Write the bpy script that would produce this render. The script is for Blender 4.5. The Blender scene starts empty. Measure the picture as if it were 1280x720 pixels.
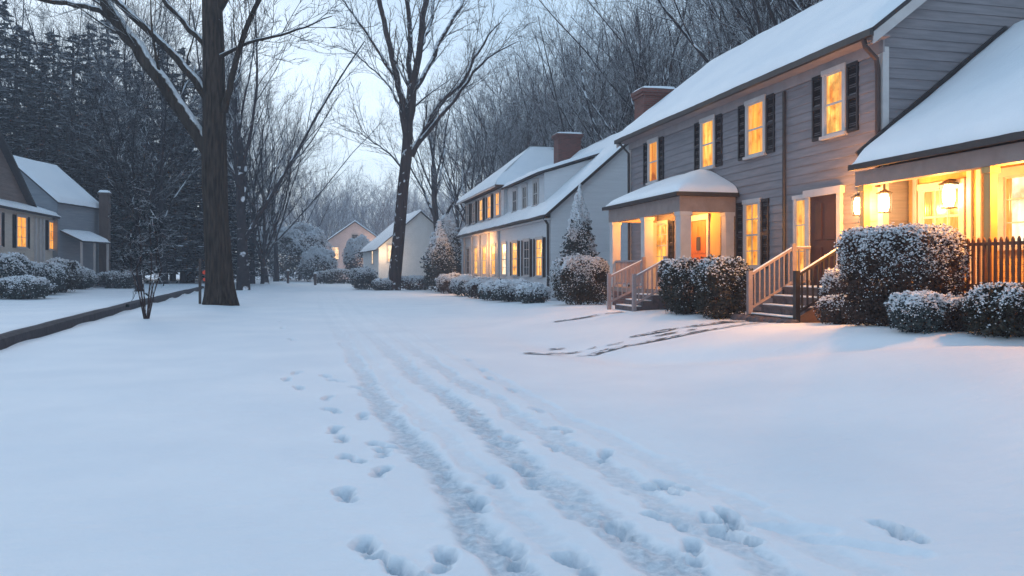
import bpy, math, random
import numpy as np
from mathutils import Vector, Matrix

# ------------------------------------------------------------------ camera, world, sun, exposure
sc = bpy.context.scene
COL = sc.collection
YAW = math.radians(13.4)
EYE = 1.6
cam_data = bpy.data.cameras.new('camera')
cam = bpy.data.objects.new('camera', cam_data)
COL.objects.link(cam)
cam.location = (0, 0, EYE)
cam.rotation_euler = (math.radians(90), 0, -YAW)
cam_data.lens = 28.0
cam_data.sensor_width = 36.0
cam_data.shift_y = -24 / 1280
cam_data.clip_start = 0.05
cam_data.clip_end = 3000
sc.camera = cam

SUN_EL, SUN_ROT = math.radians(32), math.radians(-14)
world = bpy.data.worlds.new('World')
sc.world = world
world.use_nodes = True
wn = world.node_tree
wn.nodes.clear()
wo = wn.nodes.new('ShaderNodeOutputWorld')
bg = wn.nodes.new('ShaderNodeBackground')
sky = wn.nodes.new('ShaderNodeTexSky')
sky.sky_type = 'NISHITA'
sky.sun_disc = False
sky.sun_elevation = SUN_EL
sky.sun_rotation = SUN_ROT
sky.air_density = 1.3
sky.dust_density = 1.5
sky.ozone_density = 2.0
tc = wn.nodes.new('ShaderNodeTexCoord')
nz = wn.nodes.new('ShaderNodeTexNoise')
nz.inputs['Scale'].default_value = 3.0
nz.inputs['Detail'].default_value = 5.0
nz.inputs['Roughness'].default_value = 0.55
wmap = wn.nodes.new('ShaderNodeMapping')
wmap.inputs['Scale'].default_value = (1, 1, 2.2)
cl = wn.nodes.new('ShaderNodeValToRGB')          # the cloud deck
cl.color_ramp.elements[0].position = 0.32
cl.color_ramp.elements[0].color = (3.35, 4.9, 6.5, 1)
cl.color_ramp.elements[1].position = 0.72
cl.color_ramp.elements[1].color = (6.9, 8.3, 9.5, 1)
mx = wn.nodes.new('ShaderNodeMix')
mx.data_type = 'RGBA'
mx.inputs['Factor'].default_value = 0.82
wn.links.new(tc.outputs['Generated'], wmap.inputs['Vector'])
wn.links.new(wmap.outputs['Vector'], nz.inputs['Vector'])
wn.links.new(nz.outputs['Fac'], cl.inputs['Fac'])
wn.links.new(sky.outputs['Color'], mx.inputs['A'])
wn.links.new(cl.outputs['Color'], mx.inputs['B'])
sepw = wn.nodes.new('ShaderNodeSeparateXYZ')          # brighter cloud low over the end of the street
wn.links.new(tc.outputs['Generated'], sepw.inputs[0])
mrw = wn.nodes.new('ShaderNodeValToRGB')
mrw.color_ramp.elements[0].position = 0.03; mrw.color_ramp.elements[0].color = (1.0, .97, .93, 1)
mrw.color_ramp.elements[1].position = 0.70; mrw.color_ramp.elements[1].color = (.44, .52, .60, 1)
wn.links.new(sepw.outputs['Z'], mrw.inputs['Fac'])
sclw = wn.nodes.new('ShaderNodeVectorMath'); sclw.operation = 'SCALE'; sclw.inputs['Scale'].default_value = 1.6
wn.links.new(mrw.outputs['Color'], sclw.inputs[0])
mulw = wn.nodes.new('ShaderNodeVectorMath'); mulw.operation = 'MULTIPLY'
wn.links.new(mx.outputs['Result'], mulw.inputs[0]); wn.links.new(sclw.outputs['Vector'], mulw.inputs[1])
wn.links.new(mulw.outputs['Vector'], bg.inputs['Color'])
wn.links.new(bg.outputs['Background'], wo.inputs['Surface'])
bg.inputs['Strength'].default_value = 0.11

sl = bpy.data.lights.new('sun', 'SUN')
sl.energy = 0.6
sl.angle = math.radians(25)
sl.color = (1.0, 0.93, 0.9)
so = bpy.data.objects.new('sun', sl)
COL.objects.link(so)
# sun direction for NISHITA: rotation measured clockwise from +Y
sd = Vector((math.sin(SUN_ROT) * math.cos(SUN_EL), math.cos(SUN_ROT) * math.cos(SUN_EL), math.sin(SUN_EL)))
so.rotation_euler = sd.to_track_quat('Z', 'Y').to_euler()

vs = sc.view_settings
vs.view_transform = 'Standard'
vs.look = 'None'
vs.gamma = 1.0
vs.use_curve_mapping = False
vs.exposure = 0.06
sc.cycles.use_denoising = True
sc.cycles.max_bounces = 6
sc.cycles.volume_bounces = 1
sc.cycles.sample_clamp_indirect = 4.0

rnd = random.Random(7)
nrs = np.random.RandomState(11)

# ------------------------------------------------------------------ helpers
def P(px, D):
    """street coordinates of a point seen at column px of a 1280 wide frame, D metres deep"""
    lat = (px - 640) / 995.6 * D
    return (D * math.sin(YAW) + lat * math.cos(YAW), D * math.cos(YAW) - lat * math.sin(YAW))

def Zat(py, D):
    return EYE + (336 - py) / 995.6 * D

def smooth(a, b, x):
    t = np.clip((x - a) / (b - a), 0, 1)
    return t * t * (3 - 2 * t)

def vnoise(x, y, seed=0):
    """smooth 2-D value noise, numpy"""
    rs = np.random.RandomState(seed)
    tab = rs.rand(256, 256)
    xi = np.floor(x).astype(int); yi = np.floor(y).astype(int)
    fx = x - xi; fy = y - yi
    fx = fx * fx * (3 - 2 * fx); fy = fy * fy * (3 - 2 * fy)
    a = tab[xi % 256, yi % 256]; b = tab[(xi + 1) % 256, yi % 256]
    c = tab[xi % 256, (yi + 1) % 256]; d = tab[(xi + 1) % 256, (yi + 1) % 256]
    return (a * (1 - fx) + b * fx) * (1 - fy) + (c * (1 - fx) + d * fx) * fy - 0.5

def ground_base(X, Y):
    X = np.asarray(X, float); Y = np.asarray(Y, float)
    amp = np.interp(Y, [0, 9, 11, 15, 22, 30, 40, 60], [.7, .7, .69, .48, .47, .28, .05, 0])
    z = amp * smooth(4.2, 9.0, X)
    z = z + 0.10 * smooth(-2.8, -4.5, X) * smooth(8, 30, Y)
    kx = kerb_x(Y)
    z = z + 0.24 * smooth(kx + .02, kx - .10, X)
    z = z + 0.15 * smooth(-9, -18, X)
    # a shallow swale along the edge of the lawn
    swx = np.interp(Y, [4, 8.6, 11, 13, 17, 24], [12, 8.9, 6.6, 5.3, 4.4, 4.0])
    z = z - 0.10 * np.exp(-((X - swx) / 0.55) ** 2) * smooth(24, 12, Y)
    z = z + 0.10 * vnoise(X / 5.0, Y / 7.0, 3) * smooth(1.0, 4, np.abs(X - 1.2)) + 0.03 * vnoise(X / 1.1, Y / 1.6, 4)
    # wind ripples on the left verge
    z = z + 0.022 * vnoise(X * 0.6 + Y * .3, Y * 2.6 + X * .5, 5) * smooth(-0.2, -2, X) * smooth(22, 10, Y)
    return z

def kerb_x(Y):
    return np.interp(Y, [0, 18, 40, 60, 90], [-5.6, -6.3, -7.3, -8.4, -10.5])

def gz(x, y):
    return float(ground_base(np.array([x]), np.array([y]))[0])

def mesh_from(name, V, F, mat, parent=None, smooth_shade=False):
    """V (n,3), F list of index tuples or an (m,k) array"""
    me = bpy.data.meshes.new(name)
    V = np.asarray(V, dtype=np.float32)
    if isinstance(F, np.ndarray):
        k = F.shape[1]
        loops = F.ravel().astype(np.int32)
        starts = np.arange(0, len(loops), k, dtype=np.int32)
    else:
        loops = np.array([i for f in F for i in f], dtype=np.int32)
        lens = np.array([len(f) for f in F], dtype=np.int32)
        starts = np.concatenate([[0], np.cumsum(lens)[:-1]]).astype(np.int32)
    me.vertices.add(len(V)); me.vertices.foreach_set('co', V.ravel())
    me.loops.add(len(loops)); me.loops.foreach_set('vertex_index', loops)
    me.polygons.add(len(starts)); me.polygons.foreach_set('loop_start', starts)
    me.update(calc_edges=True)
    me.polygons.foreach_set('use_smooth', np.full(len(starts), bool(smooth_shade), dtype=bool))
    if mat is not None:
        me.materials.append(mat)
    o = bpy.data.objects.new(name, me)
    COL.objects.link(o)
    if parent is not None:
        o.parent = parent
        o.matrix_parent_inverse = Matrix.Translation(parent.location).inverted() if parent.parent is None else parent.matrix_parent_inverse @ Matrix.Identity(4)
        if parent.parent is not None:
            o.matrix_parent_inverse = Matrix.Identity(4)
    return o

def frame(origin, u, n):
    """local x along u, local y along n (outward), z up"""
    u = Vector(u).normalized(); n = Vector(n).normalized()
    m = Matrix(((u.x, n.x, 0, origin[0]), (u.y, n.y, 0, origin[1]), (u.z, n.z, 1, origin[2]), (0, 0, 0, 1)))
    return m

class MB:
    def __init__(s, T=None):
        s.V = []; s.F = []; s.T = T
    def add(s, vs_, fs):
        b = len(s.V)
        for v in vs_:
            v = Vector(v)
            s.V.append(tuple(s.T @ v) if s.T else tuple(v))
        s.F += [tuple(b + i for i in f) for f in fs]
        return s
    def box(s, x0, x1, y0, y1, z0, z1):
        s.add([(x0,y0,z0),(x1,y0,z0),(x1,y1,z0),(x0,y1,z0),(x0,y0,z1),(x1,y0,z1),(x1,y1,z1),(x0,y1,z1)],
              [(0,3,2,1),(4,5,6,7),(0,1,5,4),(1,2,6,5),(2,3,7,6),(3,0,4,7)])
        return s
    def slab(s, q, t):
        """quad q (4 points, top side) extruded straight down by t"""
        v = [tuple(p) for p in q] + [(p[0], p[1], p[2] - t) for p in q]
        n = len(q)
        f = [tuple(range(n)), tuple(reversed(range(n, 2 * n)))] + [(i, i + n, (i + 1) % n + n, (i + 1) % n) for i in range(n)]
        s.add(v, f); return s
    def bar(s, a, b, w, h):
        """box section w wide h high from a to b"""
        a = Vector(a); b = Vector(b); d = (b - a).normalized()
        up = Vector((0, 0, 1)) if abs(d.z) < .95 else Vector((1, 0, 0))
        r = d.cross(up).normalized() * (w / 2); q = r.cross(d).normalized() * (h / 2)
        vs_ = [a - r - q, a + r - q, a + r + q, a - r + q, b - r - q, b + r - q, b + r + q, b - r + q]
        s.add(vs_, [(0,1,2,3),(7,6,5,4),(0,4,5,1),(1,5,6,2),(2,6,7,3),(3,7,4,0)]); return s
    def tube(s, pts, r, n=8):
        pts = [Vector(p) for p in pts]
        rr = r if isinstance(r, (list, tuple)) else [r] * len(pts)
        vs_ = []; fs = []
        for i, p in enumerate(pts):
            d = (pts[min(i + 1, len(pts) - 1)] - pts[max(i - 1, 0)]).normalized()
            ref = Vector((0, 0, 1)) if abs(d.z) < .9 else Vector((1, 0, 0))
            a = d.cross(ref).normalized(); b = a.cross(d).normalized()
            for k in range(n):
                t = 2 * math.pi * k / n
                vs_.append(p + a * (math.cos(t) * rr[i]) + b * (math.sin(t) * rr[i]))
        for i in range(len(pts) - 1):
            for k in range(n):
                fs.append((i*n+k, i*n+(k+1)%n, (i+1)*n+(k+1)%n, (i+1)*n+k))
        fs.append(tuple(reversed(range(n)))); fs.append(tuple(range((len(pts)-1)*n, len(pts)*n)))
        s.add(vs_, fs); return s
    def build(s, name, mat, parent=None, sm=False):
        return mesh_from(name, s.V, s.F, mat, parent, sm)

def tag(o, label=None, cat=None, group=None, kind=None):
    if label: o['label'] = label
    if cat: o['category'] = cat
    if group: o['group'] = group
    if kind: o['kind'] = kind
    return o

def empty(name, loc, label, cat, group=None):
    o = bpy.data.objects.new(name, None)
    o.empty_display_size = .3
    COL.objects.link(o)
    o.location = loc
    return tag(o, label, cat, group)

def setloc_mesh(o, loc):
    """move the origin of a free-standing mesh object to its base"""
    o.data.transform(Matrix.Translation(-Vector(loc))); o.location = loc

# ------------------------------------------------------------------ materials
def newmat(name):
    m = bpy.data.materials.new(name); m.use_nodes = True
    nt = m.node_tree; b = nt.nodes['Principled BSDF']
    return m, nt, b

def N(nt, typ, **kw):
    n = nt.nodes.new(typ)
    for k, v in kw.items():
        if k in n.inputs: n.inputs[k].default_value = v
        else: setattr(n, k, v)
    return n

def ramp(nt, stops, fac=None):
    r = nt.nodes.new('ShaderNodeValToRGB')
    e = r.color_ramp.elements
    while len(e) < len(stops): e.new(.5)
    for i, (p, c) in enumerate(stops):
        e[i].position = p; e[i].color = (*c, 1) if len(c) == 3 else c
    if fac is not None: nt.links.new(fac, r.inputs['Fac'])
    return r

def noise_mat(name, c0, c1, scale=3.0, rough=.8, bump=.0, bscale=30, stretch=(1, 1, 1), detail=5, spec=.3, metal=0, lo=.3, hi=.7):
    m, nt, b = newmat(name)
    geo = N(nt, 'ShaderNodeNewGeometry')
    mp = N(nt, 'ShaderNodeMapping'); mp.inputs['Scale'].default_value = stretch
    nt.links.new(geo.outputs['Position'], mp.inputs['Vector'])
    n = N(nt, 'ShaderNodeTexNoise', Scale=scale, Detail=detail, Roughness=.6)
    nt.links.new(mp.outputs['Vector'], n.inputs['Vector'])
    r = ramp(nt, [(lo, c0), (hi, c1)], n.outputs['Fac'])
    nt.links.new(r.outputs['Color'], b.inputs['Base Color'])
    b.inputs['Roughness'].default_value = rough
    b.inputs['Specular IOR Level'].default_value = spec
    b.inputs['Metallic'].default_value = metal
    if bump:
        n2 = N(nt, 'ShaderNodeTexNoise', Scale=bscale, Detail=6)
        nt.links.new(mp.outputs['Vector'], n2.inputs['Vector'])
        bp = N(nt, 'ShaderNodeBump', Strength=bump, Distance=.02)
        nt.links.new(n2.outputs['Fac'], bp.inputs['Height'])
        nt.links.new(bp.outputs['Normal'], b.inputs['Normal'])
    return m

def snowy_mat(name, dark0, dark1, snow=(.78, .81, .85), thr=.45, soft=.2, nscale=6.0, amt=.5, scale=4, bark=False):
    """dark bark or needles with settled snow on the faces that look up"""
    m, nt, b = newmat(name)
    geo = N(nt, 'ShaderNodeNewGeometry')
    co = N(nt, 'ShaderNodeTexCoord')
    mp = N(nt, 'ShaderNodeMapping')
    if bark: mp.inputs['Scale'].default_value = (1, 1, .12)
    nt.links.new(co.outputs['Object'], mp.inputs['Vector'])
    n = N(nt, 'ShaderNodeTexNoise', Scale=scale * (3 if bark else 1), Detail=6)
    nt.links.new(mp.outputs['Vector'], n.inputs['Vector'])
    base = ramp(nt, [(.3, dark0), (.7, dark1)], n.outputs['Fac'])
    sep = N(nt, 'ShaderNodeSeparateXYZ'); nt.links.new(geo.outputs['Normal'], sep.inputs[0])
    n2 = N(nt, 'ShaderNodeTexNoise', Scale=nscale, Detail=3)
    nt.links.new(co.outputs['Object'], n2.inputs['Vector'])
    a = N(nt, 'ShaderNodeMath', operation='MULTIPLY_ADD')
    nt.links.new(n2.outputs['Fac'], a.inputs[0]); a.inputs[1].default_value = amt * 2; a.inputs[2].default_value = -amt
    s = N(nt, 'ShaderNodeMath', operation='ADD')
    nt.links.new(sep.outputs['Z'], s.inputs[0]); nt.links.new(a.outputs[0], s.inputs[1])
    mr = N(nt, 'ShaderNodeMapRange'); mr.inputs['From Min'].default_value = thr; mr.inputs['From Max'].default_value = thr + soft
    nt.links.new(s.outputs[0], mr.inputs['Value'])
    mix = N(nt, 'ShaderNodeMix', data_type='RGBA')
    nt.links.new(mr.outputs['Result'], mix.inputs['Factor'])
    nt.links.new(base.outputs['Color'], mix.inputs['A'])
    mix.inputs['B'].default_value = (*snow, 1)
    nt.links.new(mix.outputs['Result'], b.inputs['Base Color'])
    b.inputs['Roughness'].default_value = .9
    b.inputs['Specular IOR Level'].default_value = .1
    if bark:
        w = N(nt, 'ShaderNodeTexNoise', Scale=11, Detail=6)
        nt.links.new(mp.outputs['Vector'], w.inputs['Vector'])
        bp = N(nt, 'ShaderNodeBump', Strength=1.0, Distance=.16)
        nt.links.new(w.outputs['Fac'], bp.inputs['Height']); nt.links.new(bp.outputs['Normal'], b.inputs['Normal'])
    return m

def snow_mat(name, ground=False):
    m, nt, b = newmat(name)
    geo = N(nt, 'ShaderNodeNewGeometry')
    n = N(nt, 'ShaderNodeTexNoise', Scale=.6, Detail=6)
    nt.links.new(geo.outputs['Position'], n.inputs['Vector'])
    r = ramp(nt, [(.35, (.80, .83, .87)), (.65, (.87, .885, .91))], n.outputs['Fac'])
    col = r.outputs['Color']
    f1 = N(nt, 'ShaderNodeTexNoise', Scale=38, Detail=8, Roughness=.7)
    nt.links.new(geo.outputs['Position'], f1.inputs['Vector'])
    bp = N(nt, 'ShaderNodeBump', Strength=.45, Distance=.012)
    nt.links.new(f1.outputs['Fac'], bp.inputs['Height'])
    mpr = N(nt, 'ShaderNodeMapping'); mpr.inputs['Scale'].default_value = (1.5, 5.0, 1); mpr.inputs['Rotation'].default_value = (0, 0, .35)
    nt.links.new(geo.outputs['Position'], mpr.inputs['Vector'])
    f0 = N(nt, 'ShaderNodeTexNoise', Scale=1.4, Detail=7, Roughness=.62)
    nt.links.new(mpr.outputs['Vector'], f0.inputs['Vector'])
    bp0 = N(nt, 'ShaderNodeBump', Strength=.55, Distance=.035)
    nt.links.new(f0.outputs['Fac'], bp0.inputs['Height']); nt.links.new(bp.outputs['Normal'], bp0.inputs['Normal'])
    nrm = bp0.outputs['Normal']
    if ground:
        at = N(nt, 'ShaderNodeAttribute', attribute_name='packed_shade')
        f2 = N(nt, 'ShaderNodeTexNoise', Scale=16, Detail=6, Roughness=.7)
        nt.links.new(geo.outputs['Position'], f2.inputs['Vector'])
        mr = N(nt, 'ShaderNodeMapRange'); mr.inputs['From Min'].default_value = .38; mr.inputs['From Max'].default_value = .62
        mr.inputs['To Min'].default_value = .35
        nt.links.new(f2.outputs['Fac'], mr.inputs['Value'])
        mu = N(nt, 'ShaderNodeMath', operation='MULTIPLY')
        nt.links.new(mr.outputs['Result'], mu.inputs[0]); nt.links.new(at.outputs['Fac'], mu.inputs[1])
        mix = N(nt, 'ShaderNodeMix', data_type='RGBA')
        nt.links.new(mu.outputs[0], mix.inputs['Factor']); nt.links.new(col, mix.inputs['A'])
        mix.inputs['B'].default_value = (.36, .45, .53, 1)  # packed snow tone, with the shade of the pits put into it
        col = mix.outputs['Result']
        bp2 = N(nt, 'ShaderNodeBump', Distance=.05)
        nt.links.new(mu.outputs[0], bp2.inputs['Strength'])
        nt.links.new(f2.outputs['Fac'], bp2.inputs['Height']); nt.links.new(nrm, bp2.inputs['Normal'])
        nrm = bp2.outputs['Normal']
    nt.links.new(col, b.inputs['Base Color']); nt.links.new(nrm, b.inputs['Normal'])
    b.inputs['Roughness'].default_value = .65
    b.inputs['Specular IOR Level'].default_value = .25
    return m

def glow_mat(name, c0, c1, strength, horiz='Y', fs=5.0, dark=None):
    """a lit room seen through curtains: warm, streaked up and down by the folds"""
    m, nt, b = newmat(name)
    geo = N(nt, 'ShaderNodeNewGeometry')
    mp = N(nt, 'ShaderNodeMapping'); mp.inputs['Scale'].default_value = (fs, fs, fs * .12)
    nt.links.new(geo.outputs['Position'], mp.inputs['Vector'])
    n = N(nt, 'ShaderNodeTexNoise', Scale=1.6, Detail=3); nt.links.new(mp.outputs['Vector'], n.inputs['Vector'])
    n3 = N(nt, 'ShaderNodeTexNoise', Scale=2.2, Detail=4); nt.links.new(geo.outputs['Position'], n3.inputs['Vector'])
    r = ramp(nt, [(.33, c0), (.62, c1)], n.outputs['Fac'])
    r2 = ramp(nt, [(.36, dark or (.35, .2, .08)), (.5, (1, 1, 1))], n3.outputs['Fac'])
    mix = N(nt, 'ShaderNodeMix', data_type='RGBA', blend_type='MULTIPLY'); mix.inputs['Factor'].default_value = .75
    nt.links.new(r.outputs['Color'], mix.inputs['A']); nt.links.new(r2.outputs['Color'], mix.inputs['B'])
    nt.links.new(mix.outputs['Result'], b.inputs['Emission Color'])
    b.inputs['Emission Strength'].default_value = strength
    b.inputs['Base Color'].default_value = (.03, .03, .03, 1)
    b.inputs['Roughness'].default_value = .15
    return m

def brick_mat(name, c0, c1, mortar):
    m, nt, b = newmat(name)
    geo = N(nt, 'ShaderNodeNewGeometry')
    sep = N(nt, 'ShaderNodeSeparateXYZ'); nt.links.new(geo.outputs['Position'], sep.inputs[0])
    ad = N(nt, 'ShaderNodeMath', operation='ADD')
    nt.links.new(sep.outputs['X'], ad.inputs[0]); nt.links.new(sep.outputs['Y'], ad.inputs[1])
    cb = N(nt, 'ShaderNodeCombineXYZ'); nt.links.new(ad.outputs[0], cb.inputs['X']); nt.links.new(sep.outputs['Z'], cb.inputs['Y'])
    br = N(nt, 'ShaderNodeTexBrick', Scale=1.0)
    br.inputs['Color1'].default_value = (*c0, 1); br.inputs['Color2'].default_value = (*c1, 1); br.inputs['Mortar'].default_value = (*mortar, 1)
    br.inputs['Brick Width'].default_value = .22; br.inputs['Row Height'].default_value = .075; br.inputs['Mortar Size'].default_value = .01
    nt.links.new(cb.outputs[0], br.inputs['Vector'])
    nt.links.new(br.outputs['Color'], b.inputs['Base Color'])
    b.inputs['Roughness'].default_value = .9
    bp = N(nt, 'ShaderNodeBump', Strength=.6, Distance=.01, invert=True)
    nt.links.new(br.outputs['Fac'], bp.inputs['Height']); nt.links.new(bp.outputs['Normal'], b.inputs['Normal'])
    return m

MG = snow_mat('snow_ground', True)
MS = snow_mat('snow')
SIDING = noise_mat('grey_siding', (.165, .155, .17), (.25, .23, .245), scale=2.2, stretch=(.5, .5, 6), rough=.7, bump=.15, bscale=40)
SIDING_L = noise_mat('pale_siding', (.58, .58, .60), (.66, .66, .68), scale=2, stretch=(.5, .5, 6), rough=.7)
SIDING_W = noise_mat('white_wall', (.72, .70, .68), (.80, .78, .76), scale=2, rough=.7)
SIDING_C = noise_mat('cream_wall', (.50, .44, .38), (.60, .53, .46), scale=2, stretch=(.6, .6, 3), rough=.7)
SIDING_P = noise_mat('pink_wall', (.56, .49, .49), (.66, .58, .58), scale=2, rough=.8)
SIDING_B = noise_mat('blue_grey_wall', (.20, .22, .25), (.26, .28, .31), scale=2, stretch=(.5, .5, 5), rough=.8)
BROWNWALL = noise_mat('brown_wall', (.15, .11, .10), (.22, .17, .15), scale=2, stretch=(.5, .5, 5), rough=.8)
TRIM = noise_mat('trim_paint', (.44, .41, .41), (.54, .51, .50), scale=3, rough=.55)
TRIMG = noise_mat('grey_trim', (.24, .21, .215), (.30, .27, .275), scale=3, rough=.6)
TAUPE = noise_mat('taupe_beam', (.22, .17, .16), (.30, .24, .22), scale=3, rough=.6)
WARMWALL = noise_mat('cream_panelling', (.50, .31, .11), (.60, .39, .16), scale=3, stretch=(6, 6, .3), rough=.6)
DARK = noise_mat('dark_metal', (.012, .010, .012), (.03, .025, .028), scale=8, rough=.45, spec=.5)
SHUT = noise_mat('dark_shutter', (.012, .013, .018), (.025, .025, .032), scale=6, rough=.6)
BROWNPIPE = noise_mat('brown_downpipe', (.05, .03, .028), (.08, .05, .045), scale=5, rough=.5)
SHINGLE = noise_mat('roof_shingle', (.03, .03, .035), (.07, .065, .07), scale=12, rough=.95)
BRICK = brick_mat('red_brick', (.11, .035, .03), (.19, .055, .045), (.13, .10, .09))
STONE = noise_mat('wet_stone', (.05, .04, .045), (.14, .115, .12), scale=7, rough=.7, bump=.8, bscale=18)
RAILP = noise_mat('rail_paint', (.27, .215, .215), (.36, .29, .285), scale=6, rough=.6)
FENCEP = noise_mat('stained_pickets', (.10, .04, .025), (.18, .08, .045), scale=6, stretch=(1, 1, .2), rough=.7)
DOORD = noise_mat('dark_door', (.03, .012, .014), (.055, .022, .024), scale=4, rough=.45)
DOORW = noise_mat('timber_door', (.36, .10, .03), (.50, .17, .05), scale=5, stretch=(6, 6, .5), rough=.5)
DECK = noise_mat('deck_boards', (.20, .15, .13), (.30, .23, .20), scale=4, stretch=(1, 8, 1), rough=.8)
LITSIDE = noise_mat('lamplit_stair_side', (.28, .13, .07), (.38, .19, .10), scale=6, rough=.8)  # orange of the lantern light put into the base colour
SLATEPATH = noise_mat('wet_path_stone', (.09, .08, .09), (.70, .72, .76), lo=.44, hi=.54, scale=5, rough=.6, bump=.5, bscale=20)
KERB = noise_mat('kerb_stone', (.018, .018, .024), (.05, .05, .06), scale=5, rough=.8, bump=.6, bscale=14)
POSTW = noise_mat('weathered_wood', (.07, .05, .045), (.12, .09, .08), scale=6, stretch=(1, 1, .2), rough=.9)
BARK = snowy_mat('bark_big', (.010, .007, .005), (.075, .054, .042), thr=.80, soft=.12, amt=.35, nscale=9, bark=True, scale=4)
BARKL = snowy_mat('bark_limb', (.016, .011, .008), (.06, .045, .035), thr=.34, soft=.10, amt=.2, nscale=4, bark=True, scale=2)
BARKC = snowy_mat('bark_reddish', (.022, .013, .012), (.07, .045, .04), thr=.20, soft=.12, amt=.75, nscale=3, bark=True, scale=2)
TWIG = snowy_mat('twigs_snowed', (.020, .017, .020), (.05, .042, .046), thr=.30, soft=.15, amt=1.3, nscale=1.3)
TWIGF = snowy_mat('twigs_frosted_hazed', (.16, .15, .17), (.30, .29, .32), thr=.1, soft=.4, amt=1.3, nscale=1.3)  # frosted twigs, base colour also paled in place of distance haze
TWIGD = snowy_mat('twigs_dark', (.008, .007, .010), (.02, .018, .022), thr=.50, soft=.15, amt=1.1, nscale=1.6)
NEEDLE = noise_mat('needles', (.005, .009, .012), (.018, .028, .030), scale=3, rough=.9, spec=.1)
LEAFD = noise_mat('dark_leaves', (.014, .016, .012), (.05, .045, .032), scale=9, rough=.6, spec=.3)
LEAFB = noise_mat('brown_leaves', (.03, .020, .017), (.09, .055, .042), scale=9, rough=.7, spec=.2)
LEAFBL = noise_mat('grey_green_leaves', (.03, .04, .042), (.08, .10, .10), scale=6, rough=.8, spec=.2)
SNOWC = noise_mat('clumped_snow', (.72, .75, .80), (.86, .88, .91), scale=5, rough=.8, spec=.1)
GLOW = glow_mat('lit_window_amber', (1.0, .25, .015), (1.0, .50, .07), 1.25)
GLOWB = glow_mat('lit_window_dim_amber', (.9, .20, .012), (1.0, .42, .06), .8, fs=3.0)
GLOWC = glow_mat('lit_window_bright_amber', (1.0, .33, .03), (1.0, .62, .14), 1.5, fs=7.0)
CURT = glow_mat('backlit_curtain', (1.0, .30, .03), (1.0, .50, .09), 1.0, fs=22.0, dark=(.7, .6, .5))
GLOWY = glow_mat('lit_window_yellow', (1.0, .36, .04), (1.0, .62, .15), 1.35)
GLOWW = glow_mat('lit_window_pale', (1.0, .72, .40), (1.0, .90, .66), 1.5, dark=(.5, .36, .2))
GLOWF = glow_mat('lit_window_far', (1.0, .55, .28), (1.0, .80, .50), 1.5)
DIMGLASS, _nt, _b = newmat('unlit_glass')
_b.inputs['Base Color'].default_value = (.02, .024, .03, 1); _b.inputs['Roughness'].default_value = .08; _b.inputs['Specular IOR Level'].default_value = .8
LAMP, _nt, _b = newmat('lamp_glass_lit')
_b.inputs['Emission Color'].default_value = (1, .78, .38, 1); _b.inputs['Emission Strength'].default_value = 30; _b.inputs['Base Color'].default_value = (.8, .7, .5, 1)
REDL, _nt, _b = newmat('glowing_red_reflector')
_b.inputs['Base Color'].default_value = (.55, .05, .02, 1); _b.inputs['Roughness'].default_value = .3
_b.inputs['Emission Color'].default_value = (1, .08, .02, 1); _b.inputs['Emission Strength'].default_value = .15  # faint glow put on the reflector, which holds no lamp

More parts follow.
